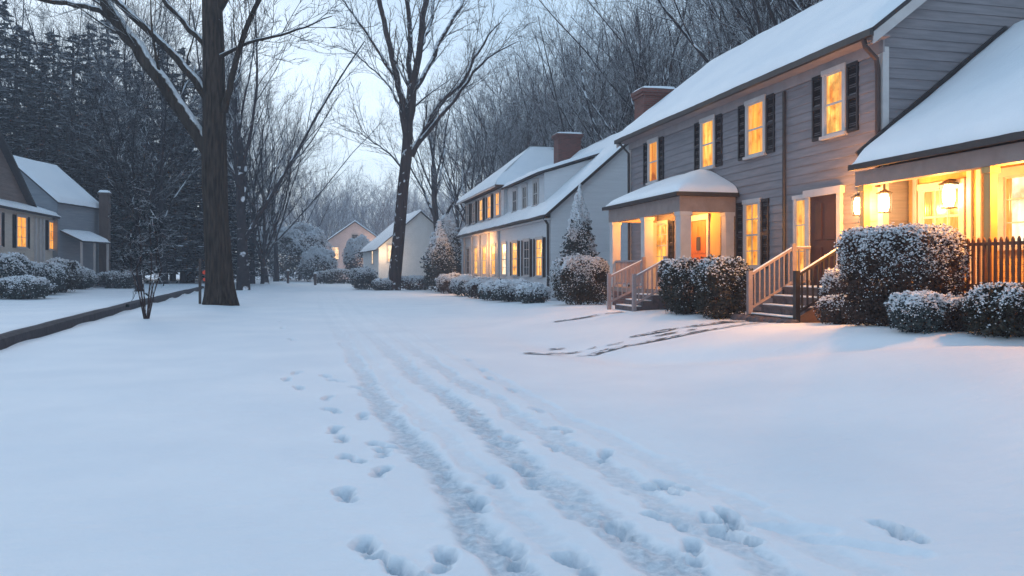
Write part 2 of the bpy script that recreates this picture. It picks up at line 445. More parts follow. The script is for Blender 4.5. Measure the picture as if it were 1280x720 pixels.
# ------------------------------------------------------------------ snow ground
def build_ground():
    def axis(parts):
        out = [np.array([parts[0][0]])]
        for a, b, s0, s1 in parts:
            xs = [a]; s = s0
            n = max(2, int(round((b - a) / ((s0 + s1) / 2))))
            w = np.linspace(s0, s1, n); w = w / w.sum() * (b - a)
            out.append(a + np.cumsum(w))
        return np.concatenate(out)
    X = axis([(-600, -60, 60, 12), (-60, -12, 4, 1), (-12, -5, .5, .08), (-5, -1.5, .08, .035), (-1.5, 3.4, .02, .02), (3.4, 6, .03, .06), (6, 12, .08, .3), (12, 60, .8, 5), (60, 600, 12, 60)])
    Y = axis([(-30, 3, 4, .3), (3, 6, .02, .022), (6, 12, .025, .05), (12, 30, .06, .2), (30, 100, .3, 2), (100, 1500, 4, 120)])
    GX, GY = np.meshgrid(X, Y)
    Z = ground_base(GX, GY)
    packed_shade = np.zeros_like(Z)
    # wheel ruts: each a shallow trough of churned snow with soft shoulders
    ruts = [(.84, .135, .022, .8), (1.62, .16, .022, .85), (2.2, .14, .019, .6), (1.22, .10, .012, .2), (2.75, .13, .014, .2)]
    fade = .22 * smooth(75, 40, GY) + .78 * smooth(24, 8, GY)
    tread = 1.1 * vnoise(GX * 8, GY * 6, 21) + .8 * vnoise(GX * 17, GY * 14, 22) + .35 * vnoise(GX * 34, GY * 30, 23)
    for i, (x0, w, dep, st) in enumerate(ruts):
        cx = x0 + .05 * np.sin(GY * .11 + i) + .06 * vnoise(GY * .5, GY * 0 + i, 31) + np.interp(GY, [4, 7, 11, 30, 80], [.10, -.05, -.24, -.75, -1.3])
        d = np.abs(GX - cx + .10 * vnoise(GX * 3, GY * 2, 33) + .10 * vnoise(GX * 11, GY * 9, 35))
        prof = 1 - smooth(w * .55, w * 1.25, d)
        sho = np.exp(-((d - w * 1.35) / (w * .4)) ** 2)
        Z += fade * (-dep * prof + .35 * dep * sho * (.6 + vnoise(GX * 4, GY * 3, 34)) + prof * tread * .034 * st)
        gate = .75 + .5 * vnoise(GX * .7, GY * .35, 40 + i)
        packed_shade = np.maximum(packed_shade, prof * st * gate * (.12 * smooth(70, 30, GY) + .88 * smooth(20, 7, GY)))
    packed_shade += .0
    # footprints, (px column, px row, strength)
    prints = [(466,686,1.25),(510,714,1.1),(434,619,1.0),(441,573,.9),(426,549,.75),(418,538,.55),(414,513,.6),(411,497,.55),(421,476,.5),(409,470,.35),(445,485,.3),
              (374,485,.4),(360,474,.3),(372,466,.3),(366,424,.3),(354,410,.3),(350,402,.25),(479,590,.6),(476,566,.4),(455,520,.35),(552,700,.8),(478,556,.3),
              (910,700-54,.95),(918,668,.9),(842,606,.75),(828,612,.6),(905,652,.6),(757,569,.55),(702,538,.5),(672,513,.45),(640,487,.45),(612,472,.4),(602,462,.35),(587,450,.3),
              (720,704,1.0),(776,662,.8),(668,604,.6),(641,548,.6),(655,585,.5),(690,560,.4),(620,600,.4),(600,630,.6),(640,690,.7),(870,690,.6),(835,650,.5),(1130,667,.8),(1110,662,.6)]
    for px, py, st in prints:
        D = EYE * 995.6 / (py - 336)
        x, y = P(px, D)
        for _ in range(2):
            D = (EYE - gz(x, y)) * 995.6 / (py - 336); x, y = P(px, D)
        ang = rnd.uniform(-.45, .35)
        m = (np.abs(GX - x) < .5) & (np.abs(GY - y) < .6)
        if not m.any(): continue
        dx = GX[m] - x; dy = GY[m] - y
        u = dx * math.cos(ang) - dy * math.sin(ang); v = dx * math.sin(ang) + dy * math.cos(ang)
        u = u + .03 * np.sin(v * 9 + px)
        edge = .40 * vnoise(GX[m] * 14, GY[m] * 14, 51) + .25 * vnoise(GX[m] * 33, GY[m] * 33, 52)
        r = np.minimum(np.sqrt((u / .068) ** 2 + ((v - .07) / .125) ** 2), np.sqrt(((u + .01) / .058) ** 2 + ((v + .12) / .075) ** 2)) + edge
        pit = 1 - smooth(.55, 1.2, r)
        rim = np.exp(-((r - 1.35) / .28) ** 2)
        dep = min(.075, .035 + .04 * st)
        Z[m] += -dep * pit * (1 + .4 * np.sin(v * 60) * .3) + .10 * dep * rim
        packed_shade[m] = np.maximum(packed_shade[m], pit * (.35 + .45 * min(1, st)))  # pits darkened: painted shade along with trodden snow
    # the dragged line on the right lawn
    for (a, b_, dpt) in (((925, 631), (1035, 641), .05), ((985, 644), (1152, 670), .05)):
        D0 = 1.5 * 995.6 / (a[1] - 336); D1 = 1.5 * 995.6 / (b_[1] - 336)
        x0, y0 = P(a[0], D0); x1, y1 = P(b_[0], D1)
        L2 = (x1 - x0) ** 2 + (y1 - y0) ** 2
        t = np.clip(((GX - x0) * (x1 - x0) + (GY - y0) * (y1 - y0)) / L2, 0, 1)
        d = np.hypot(GX - x0 - t * (x1 - x0), GY - y0 - t * (y1 - y0)) + .02 * vnoise(GX * 9, GY * 9, 61)
        Z -= dpt * (1 - smooth(.02, .10, d)) * np.sin(np.clip(t, .08, .92) * math.pi) ** .5
    Z += (.006 * vnoise(GX * 7, GY * 9, 73) + .004 * vnoise(GX * 19, GY * 21, 74)) * smooth(20, 8, GY) * (np.abs(GX) < 9)
    # softly churned patches between the ruts near the camera
    mid = np.exp(-((GX - 1.7) / 1.3) ** 2) * smooth(26, 6, GY)
    Z += mid * (.020 * vnoise(GX * 2.6, GY * 2.2, 71) + .008 * vnoise(GX * 8, GY * 7, 72))
    ny, nx = Z.shape
    V = np.stack([GX, GY, Z], -1).reshape(-1, 3)
    idx = np.arange(ny * nx).reshape(ny, nx)
    F = np.stack([idx[:-1, :-1], idx[:-1, 1:], idx[1:, 1:], idx[1:, :-1]], -1).reshape(-1, 4)
    o = mesh_from('snow_ground', V, F, MG, None, True)
    at = o.data.attributes.new('packed_shade', 'FLOAT', 'POINT')
    at.data.foreach_set('value', np.clip(packed_shade, 0, 1).astype(np.float32).ravel())
    tag(o, kind='structure')
build_ground()

# kerb: a low dark stone edge along the left verge, snow lying level behind it
def build_kerb():
    V = []; F = []
    ys = np.linspace(3, 62, 140)
    for i, y in enumerate(ys):
        kx = float(kerb_x(y)); w = .12 + .01 * rnd.random(); zz = gz(kx + .6, y)
        j = rnd.uniform(-.006, .006)
        V += [(kx + .14 + j, y, zz - .25), (kx + .13 + j, y, zz + .20 + j), (kx + .02, y, zz + .255 + j), (kx - w, y, zz + .24), (kx - w, y, zz - .25)]
        if i:
            b = (i - 1) * 5
            F += [(b + k, b + 5 + k, b + 6 + k, b + 1 + k) for k in range(4)]
    tag(mesh_from('kerb', V, F, KERB), kind='structure')
build_kerb()

# the front walks: broken dark stone edges showing through thin snow
def build_walk(name, strips, seed):
    """thin ragged patches of wet stone where the snow has slid off the edge of the flags"""
    rs = np.random.RandomState(seed); V = []; F = []
    for (xa, ya, xb, yb, w, thr) in strips:
        L = math.hypot(xb - xa, yb - ya); n = max(4, int(L / .045)); m = 9
        for i in range(n):
            for j in range(m):
                t0, t1 = i / n, (i + 1) / n
                v0, v1 = (j / m - .5) * 2 * w, ((j + 1) / m - .5) * 2 * w
                xm = xa + (xb - xa) * (t0 + t1) / 2; ym = ya + (yb - ya) * (t0 + t1) / 2 + (v0 + v1) / 2
                k = float(vnoise(np.array([xm * 1.9]), np.array([ym * 5]), seed)[0]) + .55 * float(vnoise(np.array([xm * 6]), np.array([ym * 14]), seed + 1)[0]) - .5 * (abs(v0 + v1) / 2 / w) ** 2
                if k < thr: continue
                b = len(V)
                for (t, v) in ((t0, v0), (t1, v0), (t1, v1), (t0, v1)):
                    x = xa + (xb - xa) * t; y = ya + (yb - ya) * t + v
                    V.append((x, y, gz(x, y) + .020 + .012 * float(vnoise(np.array([x * 9]), np.array([y * 9]), 5)[0])))
                F.append((b, b + 1, b + 2, b + 3))
    tag(mesh_from(name, V, F, SLATEPATH), kind='structure')
build_walk('footpath', [(3.75, 14.72, 9.0, 14.62, .13, -.17), (4.6, 15.9, 9.0, 15.35, .15, -.14), (4.4, 15.3, 7.6, 15.05, .12, -.02)], 83)
build_walk('footpath', [(6.0, 20.35, 7.9, 20.2, .16, -.25)], 85)

# ------------------------------------------------------------------ building helpers
def snow_sheet(q, t, nu, nv, seed=0, round_=(1, 1, 1, 1), w=.22):
    """snow lying on the plane q = a,b,c,d (a-b is the eave). round_: which of the edges ab, bc, cd, da are rounded off"""
    a, b, c, d = [np.array(p, float) for p in q]
    U, W = np.meshgrid(np.linspace(0, 1, nu), np.linspace(0, 1, nv))
    Lu = np.linalg.norm(b - a); Lv = np.linalg.norm(d - a)
    pts = (a * ((1 - U) * (1 - W))[..., None] + b * (U * (1 - W))[..., None] + c * (U * W)[..., None] + d * ((1 - U) * W)[..., None])
    # crowd the rows close to the edges for a rolled lip
    def f(dist): 
        e = np.clip(dist / w, 0, 1); return np.sqrt(np.clip(1 - (1 - e) ** 2, 0, 1))
    h = np.ones_like(U)
    if round_[0]: h = h * f(W * Lv)
    if round_[2]: h = h * f((1 - W) * Lv)
    if round_[3]: h = h * f(U * Lu)
    if round_[1]: h = h * f((1 - U) * Lu)
    s1 = vnoise(U * Lu * .8 + seed, W * Lv * .8, 90) * .35 + vnoise(U * Lu * 3 + seed, W * Lv * 3, 91) * .12
    pts[..., 2] += h * t * (1 + s1) + .004
    out = a - d; out = out / (np.linalg.norm(out) + 1e-9)
    lip = np.clip(1 - W * Lv / .35, 0, 1) * (.035 + .07 * vnoise(U * Lu * 1.3 + seed, W * 0, 97) + .04 * vnoise(U * Lu * 5 + seed, W * 0, 98))
    if round_[0]: pts = pts + out * lip[..., None]
    V = list(map(tuple, pts.reshape(-1, 3)))
    F = []
    for j in range(nv - 1):
        for i in range(nu - 1):
            F.append((j*nu+i, j*nu+i+1, (j+1)*nu+i+1, (j+1)*nu+i))
    bb = len(V); V += [tuple(p - np.array([0, 0, .0])) for p in (a, b, c, d)]
    F.append((bb + 3, bb + 2, bb + 1, bb))
    return V, F

def add_snow(parent, q, t=.16, nu=40, nv=24, seed=0, round_=(1, 1, 1, 1), w=.22, name='snow_cover'):
    V, F = snow_sheet(q, t, nu, nv, seed, round_, w)
    return mesh_from(name, V, F, MS, parent, True)

def clap(mb, T, u0, u1, z0, z1, lo=None, hi=None, ex=.2, lap=.020):
    """lapped boards; u runs along the wall, y of T outward; lo(z)/hi(z) narrow the courses under a gable"""
    mb.T = T
    z = z0
    while z < z1 - 1e-4:
        zt = min(z + ex, z1)
        a0 = lo(z) if lo else u0; a1 = lo(zt) if lo else u0
        b0 = hi(z) if hi else u1; b1 = hi(zt) if hi else u1
        if b0 > a0:
            if b1 < a1: b1 = a1 = (a1 + b1) / 2
            mb.add([(a0, lap, z), (b0, lap, z), (b1, .002, zt), (a1, .002, zt), (a0, 0, z), (b0, 0, z)], [(0, 1, 2, 3), (4, 5, 1, 0)])
        z = zt
    mb.T = None

def win(house, T, w, h, glass, shutters=True, mull=(1, 2), casing=.10, sw=None, trim=None, name='window'):
    """T: origin at sill centre of the opening, x along the wall, y out. returns the window frame object"""
    tr = trim or TRIM
    m = MB(T); c = casing
    m.box(-w/2-c, -w/2, .0, .06, 0, h).box(w/2, w/2+c, .0, .06, 0, h)
    m.box(-w/2-c-.02, w/2+c+.02, .0, .075, h, h+c+.02)
    m.box(-w/2-c-.04, w/2+c+.04, .0, .11, -.07, 0)
    f = m.build(name, tr, house)
    g = MB(T).box(-w/2, w/2, .004, .022, 0, h).build('pane', glass, f)
    if glass not in (DIMGLASS, GLOWF):
        q = MB(T); rs = np.random.RandomState(int(abs(T[0][3] * 31 + T[1][3] * 17 + T[2][3] * 7)) % 9999)
        lit = glass
        for sx in (-1, 1):
            cw = w * rs.uniform(.16, .30); n = 7; top = []; bot = []
            pinch = rs.uniform(.5, 1.0)
            for k in range(n + 1):
                t = k / n; x = sx * (w / 2 - .005 - cw * t); yy = .0235 + .004 * (k % 2)
                top.append((x, yy, h - .005)); bot.append((sx * (w / 2 - .005 - cw * t * pinch), yy, .005))
            q.add(top + bot, [(k, k + 1, n + 2 + k, n + 1 + k) for k in range(n)])
        q.build('curtain', CURT, f)
    s = MB(T); b = .035
    s.box(-w/2, -w/2+b, .022, .045, 0, h).box(w/2-b, w/2, .022, .045, 0, h)
    s.box(-w/2+b, w/2-b, .022, .045, 0, b+.01).box(-w/2+b, w/2-b, .022, .045, h-b, h)
    for i in range(1, mull[0]):
        x = -w/2 + w * i / mull[0]; s.box(x-.012, x+.012, .022, .038, b+.01, h-b)
    for j in range(1, mull[1]):
        z = h * j / mull[1]; t = .022 if (j * 2 == mull[1]) else .011
        s.box(-w/2+b, w/2-b, .022, .041, z-t, z+t)
    s.build('sash', tr, f)
    if shutters:
        sw = sw or w * .48
        for sx in (-1, 1):
            x0 = sx * (w/2 + c + .03 + sw/2)
            q = MB(T); a, b2 = x0 - sw/2, x0 + sw/2
            q.box(a, a+.05, .01, .05, -.04, h+.06).box(b2-.05, b2, .01, .05, -.04, h+.06)
            q.box(a+.05, b2-.05, .01, .05, -.04, .03).box(a+.05, b2-.05, .01, .05, h-.01, h+.06).box(a+.05, b2-.05, .01, .05, h*.48, h*.54)
            z = .05
            while z < h - .04:
                if not (h*.46 < z < h*.55):
                    q.add([(a+.05, .018, z+.03), (b2-.05, .018, z+.03), (b2-.05, .042, z), (a+.05, .042, z)], [(0, 1, 2, 3), (3, 2, 1, 0)])
                z += .042
            q.box(a+.05, b2-.05, .004, .012, .03, h-.01)
            q.build('shutter', SHUT, house)
    return f

def warm_light(loc, power, col=(1, .37, .055), r=.08, parent=None):
    l = bpy.data.lights.new('bulb_or_fill_light', 'POINT'); l.energy = power; l.color = col; l.shadow_soft_size = r
    o = bpy.data.objects.new('bulb_or_fill_light', l); COL.objects.link(o); o.location = loc
    return o

def lantern(house, x, y, z, s=1.0, wall=None, power=60):
    m = MB()
    m.box(x-.09*s, x+.09*s, y-.09*s, y+.09*s, z+.15*s, z+.17*s)
    m.add([(x-.08*s,y-.08*s,z+.17*s),(x+.08*s,y-.08*s,z+.17*s),(x+.08*s,y+.08*s,z+.17*s),(x-.08*s,y+.08*s,z+.17*s),(x,y,z+.23*s)],
          [(0,1,4),(1,2,4),(2,3,4),(3,0,4),(3,2,1,0)])
    m.box(x-.07*s, x+.07*s, y-.07*s, y+.07*s, z-.17*s, z-.15*s)
    for sx in (-1, 1):
        for sy in (-1, 1):
            m.box(x+sx*.078*s-.004, x+sx*.078*s+.004, y+sy*.078*s-.004, y+sy*.078*s+.004, z-.15*s, z+.15*s)
    if wall: m.bar((x, y, z+.22*s), wall, .03, .03)
    o = m.build('lantern', DARK, house)
    g = MB(); g.tube([(x, y, z-.145*s), (x, y, z-.05*s), (x, y, z+.06*s), (x, y, z+.145*s)], [.05*s, .078*s, .078*s, .05*s], 12)
    g.build('glass', LAMP, o, True)
    warm_light((x - .30*s, y - .16*s, z - .05), power)
    return o

# ------------------------------------------------------------------ the grey house
WX = 10.7                 # facade plane
Y0, Y1 = 13.5, 26.7       # near and far gable
house = empty('grey_house', (WX, 20, .4), 'large grey clapboard house with black shutters, columned entry porch and low lit side wing', 'house')
def fT(y, z, x=WX): return frame((x, y, z), (0, -1, 0), (-1, 0, 0))    # facing the street
def nT(x, z, y=Y0): return frame((x, y, z), (1, 0, 0), (0, -1, 0))     # facing the camera side

RX, RZ, EX, EZ = 13.9, 9.05, 10.28, 6.25
slope = (RZ - EZ) / (RX - EX)
w = MB()
w.box(WX+.01, 17.1, Y0+.01, Y1-.01, -.3, 6.1)
w.add([(WX+.01, Y0+.01, 6.1), (17.1, Y0+.01, 6.1), (RX, Y0+.01, 8.85), (WX+.01, Y1-.01, 6.1), (17.1, Y1-.01, 6.1), (RX, Y1-.01, 8.85)],
      [(0, 1, 2), (3, 5, 4)])
clap(w, fT(0, 0), -Y1, -Y0, .55, 5.83)
zl = lambda z: max(WX, EX + (z + .16 - EZ) / slope)
zh = lambda z: min(17.1, 2 * RX - EX - (z + .16 - EZ) / slope)
clap(w, nT(0, 0), WX, 17.1, .55, 8.85, zl, zh)
w.build('wall', SIDING, house)
MB().box(WX-.03, WX+.005, Y0, Y1, -.2, .545).build('foundation', STONE, house)
t = MB()
t.box(WX-.035, WX+.0, Y0-.03, Y0+.12, .55, 5.83).box(WX-.032, WX+.10, Y0-.035, Y0-.002, .55, 5.95)
t.build('corner_board', TRIM, house)
MB().box(WX-.035, WX+.0, Y1-.12, Y1+.02, .55, 5.83).build('corner_board', TRIM, house)
MB().box(WX-.04, WX+.0, Y0-.04, Y1+.04, 5.84, 6.12).build('frieze', TRIMG, house)
MB().box(EX+.03, WX-.04, Y0-.25, Y1+.25, 6.08, 6.115).build('soffit', TRIMG, house)
r = MB()
r.slab([(EX, Y0-.28, EZ), (EX, Y1+.28, EZ), (RX, Y1+.28, RZ), (RX, Y0-.28, RZ)], .09)
r.slab([(2*RX-EX, Y1+.28, EZ), (2*RX-EX, Y0-.28, EZ), (RX, Y0-.28, RZ), (RX, Y1+.28, RZ)], .09)
roof = r.build('roof', SHINGLE, house)
add_snow(roof, [(EX+.0, Y0-.26, EZ), (EX+.0, Y1+.26, EZ), (RX, Y1+.26, RZ), (RX, Y0-.26, RZ)], .20, 90, 40, 1, (1, 1, 0, 1), .3)
add_snow(roof, [(2*RX-EX, Y1+.26, EZ), (2*RX-EX, Y0-.26, EZ), (RX, Y0-.26, RZ), (RX, Y1+.26, RZ)], .20, 60, 30, 2, (1, 1, 0, 1), .3)
g = MB().box(EX-.09, EX-.005, Y0-.26, Y1+.26, 6.07, 6.20)
g.build('gutter', DARK, house)
for sgn in (1, -1):
    xe = EX if sgn == 1 else 2*RX - EX
    for yy in (Y1+.23, Y0-.27):
        rk = MB(); rk.add([(xe, yy, EZ-.33), (RX, yy, RZ-.33), (RX, yy, RZ-.10), (xe, yy, EZ-.10), (xe, yy+.04, EZ-.33), (RX, yy+.04, RZ-.33), (RX, yy+.04, RZ-.10), (xe, yy+.04, EZ-.10)],
               [(0,1,2,3),(7,6,5,4),(0,4,5,1),(3,2,6,7),(0,3,7,4),(1,5,6,2)])
        if yy > Y0: rk.build('rake_board', TRIM, house)
    rk.add([(xe, Y0-.25, EZ-.30), (RX, Y0-.25, RZ-.30), (RX, Y0, RZ-.30), (xe, Y0, EZ-.30)], [(0, 1, 2, 3), (3, 2, 1, 0)])
    rk.build('rake_board', TRIM, house)
# downpipes
def downpipe(pts, mat=BROWNPIPE, r_=.042):
    MB().tube(pts, r_, 8).build('downpipe', mat, house)
downpipe([(EX-.02, Y0+.02, 6.1), (EX+.03, Y0+.02, 5.93), (WX-.13, Y0+.04, 5.72), (WX-.09, Y0+.05, 5.5), (WX-.09, Y0+.05, 3.2)], BROWNPIPE, .05)
yd = 16.85
downpipe([(WX-.07, yd, 5.8), (WX-.07, yd, .7)], DARK, .04)
downpipe([(EX-.02, Y1-.0, 6.1), (WX-.1, Y1-.1, 5.7), (WX-.09, Y1-.12, .6)], DARK, .045)

def SY(px, X):
    """street distance at which the plane X is met by column px"""
    D = 1022.9 * X / (px - 403.0)
    return (D - X * math.sin(YAW)) / math.cos(YAW)
# upstairs windows
for (pa, pb) in ((1032, 1057), (935, 957), (878, 894), (812, 823.5)):
    ya, yb = SY(pa, WX), SY(pb, WX)
    ww = (ya - yb) - .08
    win(house, fT((ya + yb) / 2, 4.48), ww, 1.33, {1032: GLOWC, 935: GLOW, 878: GLOWC, 812: GLOWB}[pa], True, (1, 2), .09, .36)
# ground floor window by the porch, the lit window left of the door
ya, yb = SY(932, WX), SY(951, WX)
win(house, fT((ya + yb) / 2, 1.65), (ya - yb) - .1, 1.62, GLOW, True, (2, 4), .09, .34)
ya, yb = SY(996, WX), SY(1009, WX)
win(house, fT((ya + yb) / 2, 1.40), (ya - yb), 1.80, GLOWY, False, (1, 3), .07)
# main door
def door(y, z, wd, h, mat, lite=False, X=WX, tr=TRIM, glass=None):
    T = fT(y, z, X)
    m = MB(T)
    m.box(-wd/2, wd/2, .01, .05, 0, h)
    for (a, b2, c, d2) in ((-.42, -.06, .08, .44), (.06, .42, .08, .44), (-.42, -.06, .52, .92), (.06, .42, .52, .92)):
        m.box(a*wd, b2*wd, .05, .065, c*h, d2*h)
    d = m.build('door', mat, house)
    s = MB(T); s.box(-wd/2-.13, -wd/2, 0, .09, 0, h).box(wd/2, wd/2+.13, 0, .09, 0, h).box(-wd/2-.18, wd/2+.18, 0, .12, h, h+.16)
    s.build('door_surround', tr, house)
    MB(T).tube([(wd*.4, .065, h*.45), (wd*.4, .11, h*.45)], .03, 8).build('handle', DARK, d)
    if lite:
        MB(T).box(-.13, .13, .066, .075, h*.56, h*.76).build('door_light', DIMGLASS, d)
    return d
yc = (SY(1021, WX) + SY(1043, WX)) / 2
door(yc, 1.2, .98, 2.0, DOORD)

# steps to the main door
SA, SB = 14.1, 15.75      # near and far side
st = MB()
for i in range(4):
    z1 = .42 + .195 * (i + 1)
    st.box(9.1 + .28 * i, 9.1 + .28 * (i + 1) + .02 if i < 3 else WX - .045, SA, SB, .1, z1)
    st.box(9.07 + .28 * i, 9.1 + .28 * i + .0, SA - .02, SB + .02, z1 - .05, z1 + .001)
steps = st.build('steps', STONE, house)
sn = MB()
for i in range(4):
    z1 = .42 + .195 * (i + 1)
    sn.box(9.11 + .28 * i, 9.1 + .28 * (i + 1) - .02 if i < 3 else WX - .06, SA + .03, SB - .03, z1 + .003, z1 + .03)
so_ = sn.build('snow_cover', MS, steps)
bv = so_.modifiers.new('b', 'BEVEL'); bv.width = .012; bv.segments = 2
# rough stones of the bottom step
bs = MB()
for i in range(9):
    y = 13.95 + i * .27; x = 8.93 + rnd.uniform(-.05, .05); rr = rnd.uniform(.13, .19)
    n = 8; ring = []
    vs_ = []
    for k, (zz, sc_) in enumerate(((-.15, .9), (.0, 1.05), (.12, 1.0), (.18, .6))):
        for q in range(n):
            a = 2 * math.pi * q / n
            vs_.append((x + math.cos(a) * rr * sc_ * rnd.uniform(.85, 1.1), y + math.sin(a) * rr * sc_ * rnd.uniform(.85, 1.1), .42 + zz))
    fs = [(k*n+q, k*n+(q+1)%n, (k+1)*n+(q+1)%n, (k+1)*n+q) for k in range(3) for q in range(n)] + [tuple(range(3*n, 4*n))]
    bs.add(vs_, fs)
bs.build('stone_edging', STONE, house, True)
# landing side and stringer
MB().add([(9.1, SA-.03, .3), (WX-.05, SA-.03, .3), (WX-.05, SA-.03, 1.14), (10.15, SA-.03, 1.14), (9.1, SA-.03, .58),
          (9.1, SA-.004, .3), (WX-.05, SA-.004, .3), (WX-.05, SA-.004, 1.14), (10.15, SA-.004, 1.14), (9.1, SA-.004, .58)],
         [(0,1,2,3,4), (9,8,7,6,5), (0,5,6,1), (1,6,7,2), (2,7,8,3), (3,8,9,4), (4,9,5,0)]).build('stair_side', LITSIDE, house)

def railing(y, xa, za, xb, zb, xe=None, mat=RAILP, gap=.115, h=.86, name='railing', parent=house, wd=.032):
    """rising along +X at street distance y from (xa, za) to (xb, zb) [tread heights], then level to xe"""
    m = MB()
    m.box(xa-.05, xa+.05, y-.05, y+.05, za-.1, za+h+.10)
    m.box(xb-.05, xb+.05, y-.05, y+.05, zb-.1, zb+h+.10)
    m.bar((xa, y, za+h), (xb, y, zb+h), .06, .05); m.bar((xa, y, za+.12), (xb, y, zb+.12), .045, .05)
    n = int((xb - xa) / gap)
    for i in range(1, n):
        x = xa + (xb - xa) * i / n; zz = za + (zb - za) * i / n
        m.box(x-wd/2, x+wd/2, y-wd/2, y+wd/2, zz+.12, zz+h)
    if xe:
        m.bar((xb, y, zb+h), (xe, y, zb+h), .06, .05); m.bar((xb, y, zb+.12), (xe, y, zb+.12), .045, .05)
        n = max(2, int((xe - xb) / gap))
        for i in range(1, n):
            x = xb + (xe - xb) * i / n
            m.box(x-wd/2, x+wd/2, y-wd/2, y+wd/2, zb+.12, zb+h)
    o = m.build(name, mat, parent)
    s = MB(); s.bar((xa, y, za+h+.035), (xb, y, zb+h+.035), .055, .022)
    if xe: s.bar((xb, y, zb+h+.035), (xe, y, zb+h+.035), .055, .022)
    s.build('snow_cap', MS, o)
    return o
railing(SB + .04, 9.12, .60, 10.2, 1.2, 10.62)
railing(SA - .09, 9.12, .60, 10.2, 1.2, 10.6, DARK)

# entry porch with hip roof
PX, PA, PB = 8.95, 19.05, 24.55
deckz = 1.02
MB().box(9.1, WX-.05, PA+.1, PB-.1, deckz-.14, deckz).build('porch_floor', DECK, house)
MB().box(9.16, WX-.06, PA+.16, PB-.16, .1, deckz-.145).build('porch_base', BRICK, house)
b = MB(); b.box(PX+.10, PX+.34, PA+.10, PB-.10, 3.10, 3.50)
b.box(PX+.34, WX-.05, PA+.10, PA+.34, 3.10, 3.50).box(PX+.34, WX-.05, PB-.34, PB-.10, 3.10, 3.50)
b.build('porch_beam', TAUPE, house)
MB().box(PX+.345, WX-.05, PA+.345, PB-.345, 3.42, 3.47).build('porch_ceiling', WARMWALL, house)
def column(x, y, s=.27, z0=deckz, z1=3.10, mat=TRIM):
    m = MB(); m.box(x-s/2, x+s/2, y-s/2, y+s/2, z0+.16, z1-.10)
    m.box(x-s/2-.03, x+s/2+.03, y-s/2-.03, y+s/2+.03, z0+.001, z0+.16)
    m.box(x-s/2-.025, x+s/2+.025, y-s/2-.025, y+s/2+.025, z1-.10, z1-.002)
    return m.build('column', mat, house)
column(9.22, PA+.25, .30); column(9.22, SY(808, 9.2)); column(9.22, PB-.25)
column(WX-.2, PA+.25, .24); column(WX-.2, PB-.25, .24)
# porch roof as one bell-shaped hip
def hip(name, x0, x1, y0, y1, z0, rise, dn, df, add, mat, parent, rnd_edge=.0, nx=28, ny=50, fx=None):
    fx = fx or (x1 - x0)
    X = np.linspace(x0, x1, nx); Y = np.linspace(y0, y1, ny)
    X = x0 + (x1 - x0) * (np.linspace(0, 1, nx) ** 1.3)
    tt = np.linspace(-1, 1, ny); tt = np.sign(tt) * (1 - (1 - np.abs(tt)) ** 1.4); Y = (y0 + y1) / 2 + tt * (y1 - y0) / 2
    GX, GY = np.meshgrid(X, Y)
    a = (GX - x0) / fx; b_ = (GY - y0) / dn; c = (y1 - GY) / df
    k = 12.0
    m = -np.log(np.exp(-k * a) + np.exp(-k * b_) + np.exp(-k * c) + np.exp(-k)) / k
    m = np.clip(m, 0, 1); m = m ** .85
    Z = z0 + rise * m + .0
    if add:
        e = np.minimum(np.minimum(GX - x0, GY - y0), y1 - GY)
        e = np.clip(e / .22, 0, 1); Z = Z + add * np.sqrt(1 - (1 - e) ** 2) * (1 + .3 * vnoise(GX * 1.5, GY * 1.5, 95)) + .003
    V = np.stack([GX, GY, Z], -1).reshape(-1, 3); idx = np.arange(nx * ny).reshape(ny, nx)
    F = np.stack([idx[:-1, :-1], idx[:-1, 1:], idx[1:, 1:], idx[1:, :-1]], -1).reshape(-1, 4)
    return mesh_from(name, V, F, mat, parent, True)
pr = MB().box(PX, WX-.03, PA, PB, 3.505, 3.585).build('porch_roof', SHINGLE, house)
hip('snow_cover', PX+.01, WX-.03, PA+.01, PB-.01, 3.60, .80, 1.9, 1.4, .12, MS, pr)
gg = MB(); gg.box(PX-.07, PX-.002, PA-.06, PB+.06, 3.50, 3.60).box(PX-.002, WX-.04, PA-.07, PA-.004, 3.50, 3.60)
gg.build('porch_gutter', DARK, house)
# inside the porch
ya, yb = SY(865, WX), SY(885, WX)
door((ya + yb) / 2 - .05, deckz, 1.02, 1.98, DOORW, True)
yw = (SY(819, WX) + SY(837, WX)) / 2
win(house, fT(yw, 1.65), .9, 1.40, GLOWY, True, (2, 4), .08, .36)
MB(fT(SY(896, WX), deckz)).box(-.3, .3, .012, .05, 0, 2.4).build('painted_lit_wall', WARMWALL, house)  # amber panel laid over the siding, lamplight put into its colour
warm_light((9.9, 21.0, 3.1), 190, (1, .40, .07), .15)
warm_light((9.9, 23.4, 3.1), 110, (1, .40, .07), .15)
# porch steps
ps = MB()
for i in range(3):
    z1 = .42 + .15 * (i + 1)
    ps.box(8.15 + .29 * i, 9.12 if i == 2 else 8.15 + .29 * (i + 1), 20.15, 21.5, .1, z1)
pst = ps.build('steps', STONE, house)
sn = MB()
for i in range(3):
    z1 = .42 + .15 * (i + 1)
    sn.box(8.17 + .29 * i, 9.08 if i == 2 else 8.15 + .29 * (i + 1) - .02, 20.2, 21.45, z1 + .003, z1 + .028)
sn.build('snow_cover', MS, pst)
railing(20.1, 8.17, .52, 9.08, 1.0, None, RAILP, .12, .84)
railing(21.56, 8.0, .52, 9.05, 1.0, None, RAILP, .12, .84)
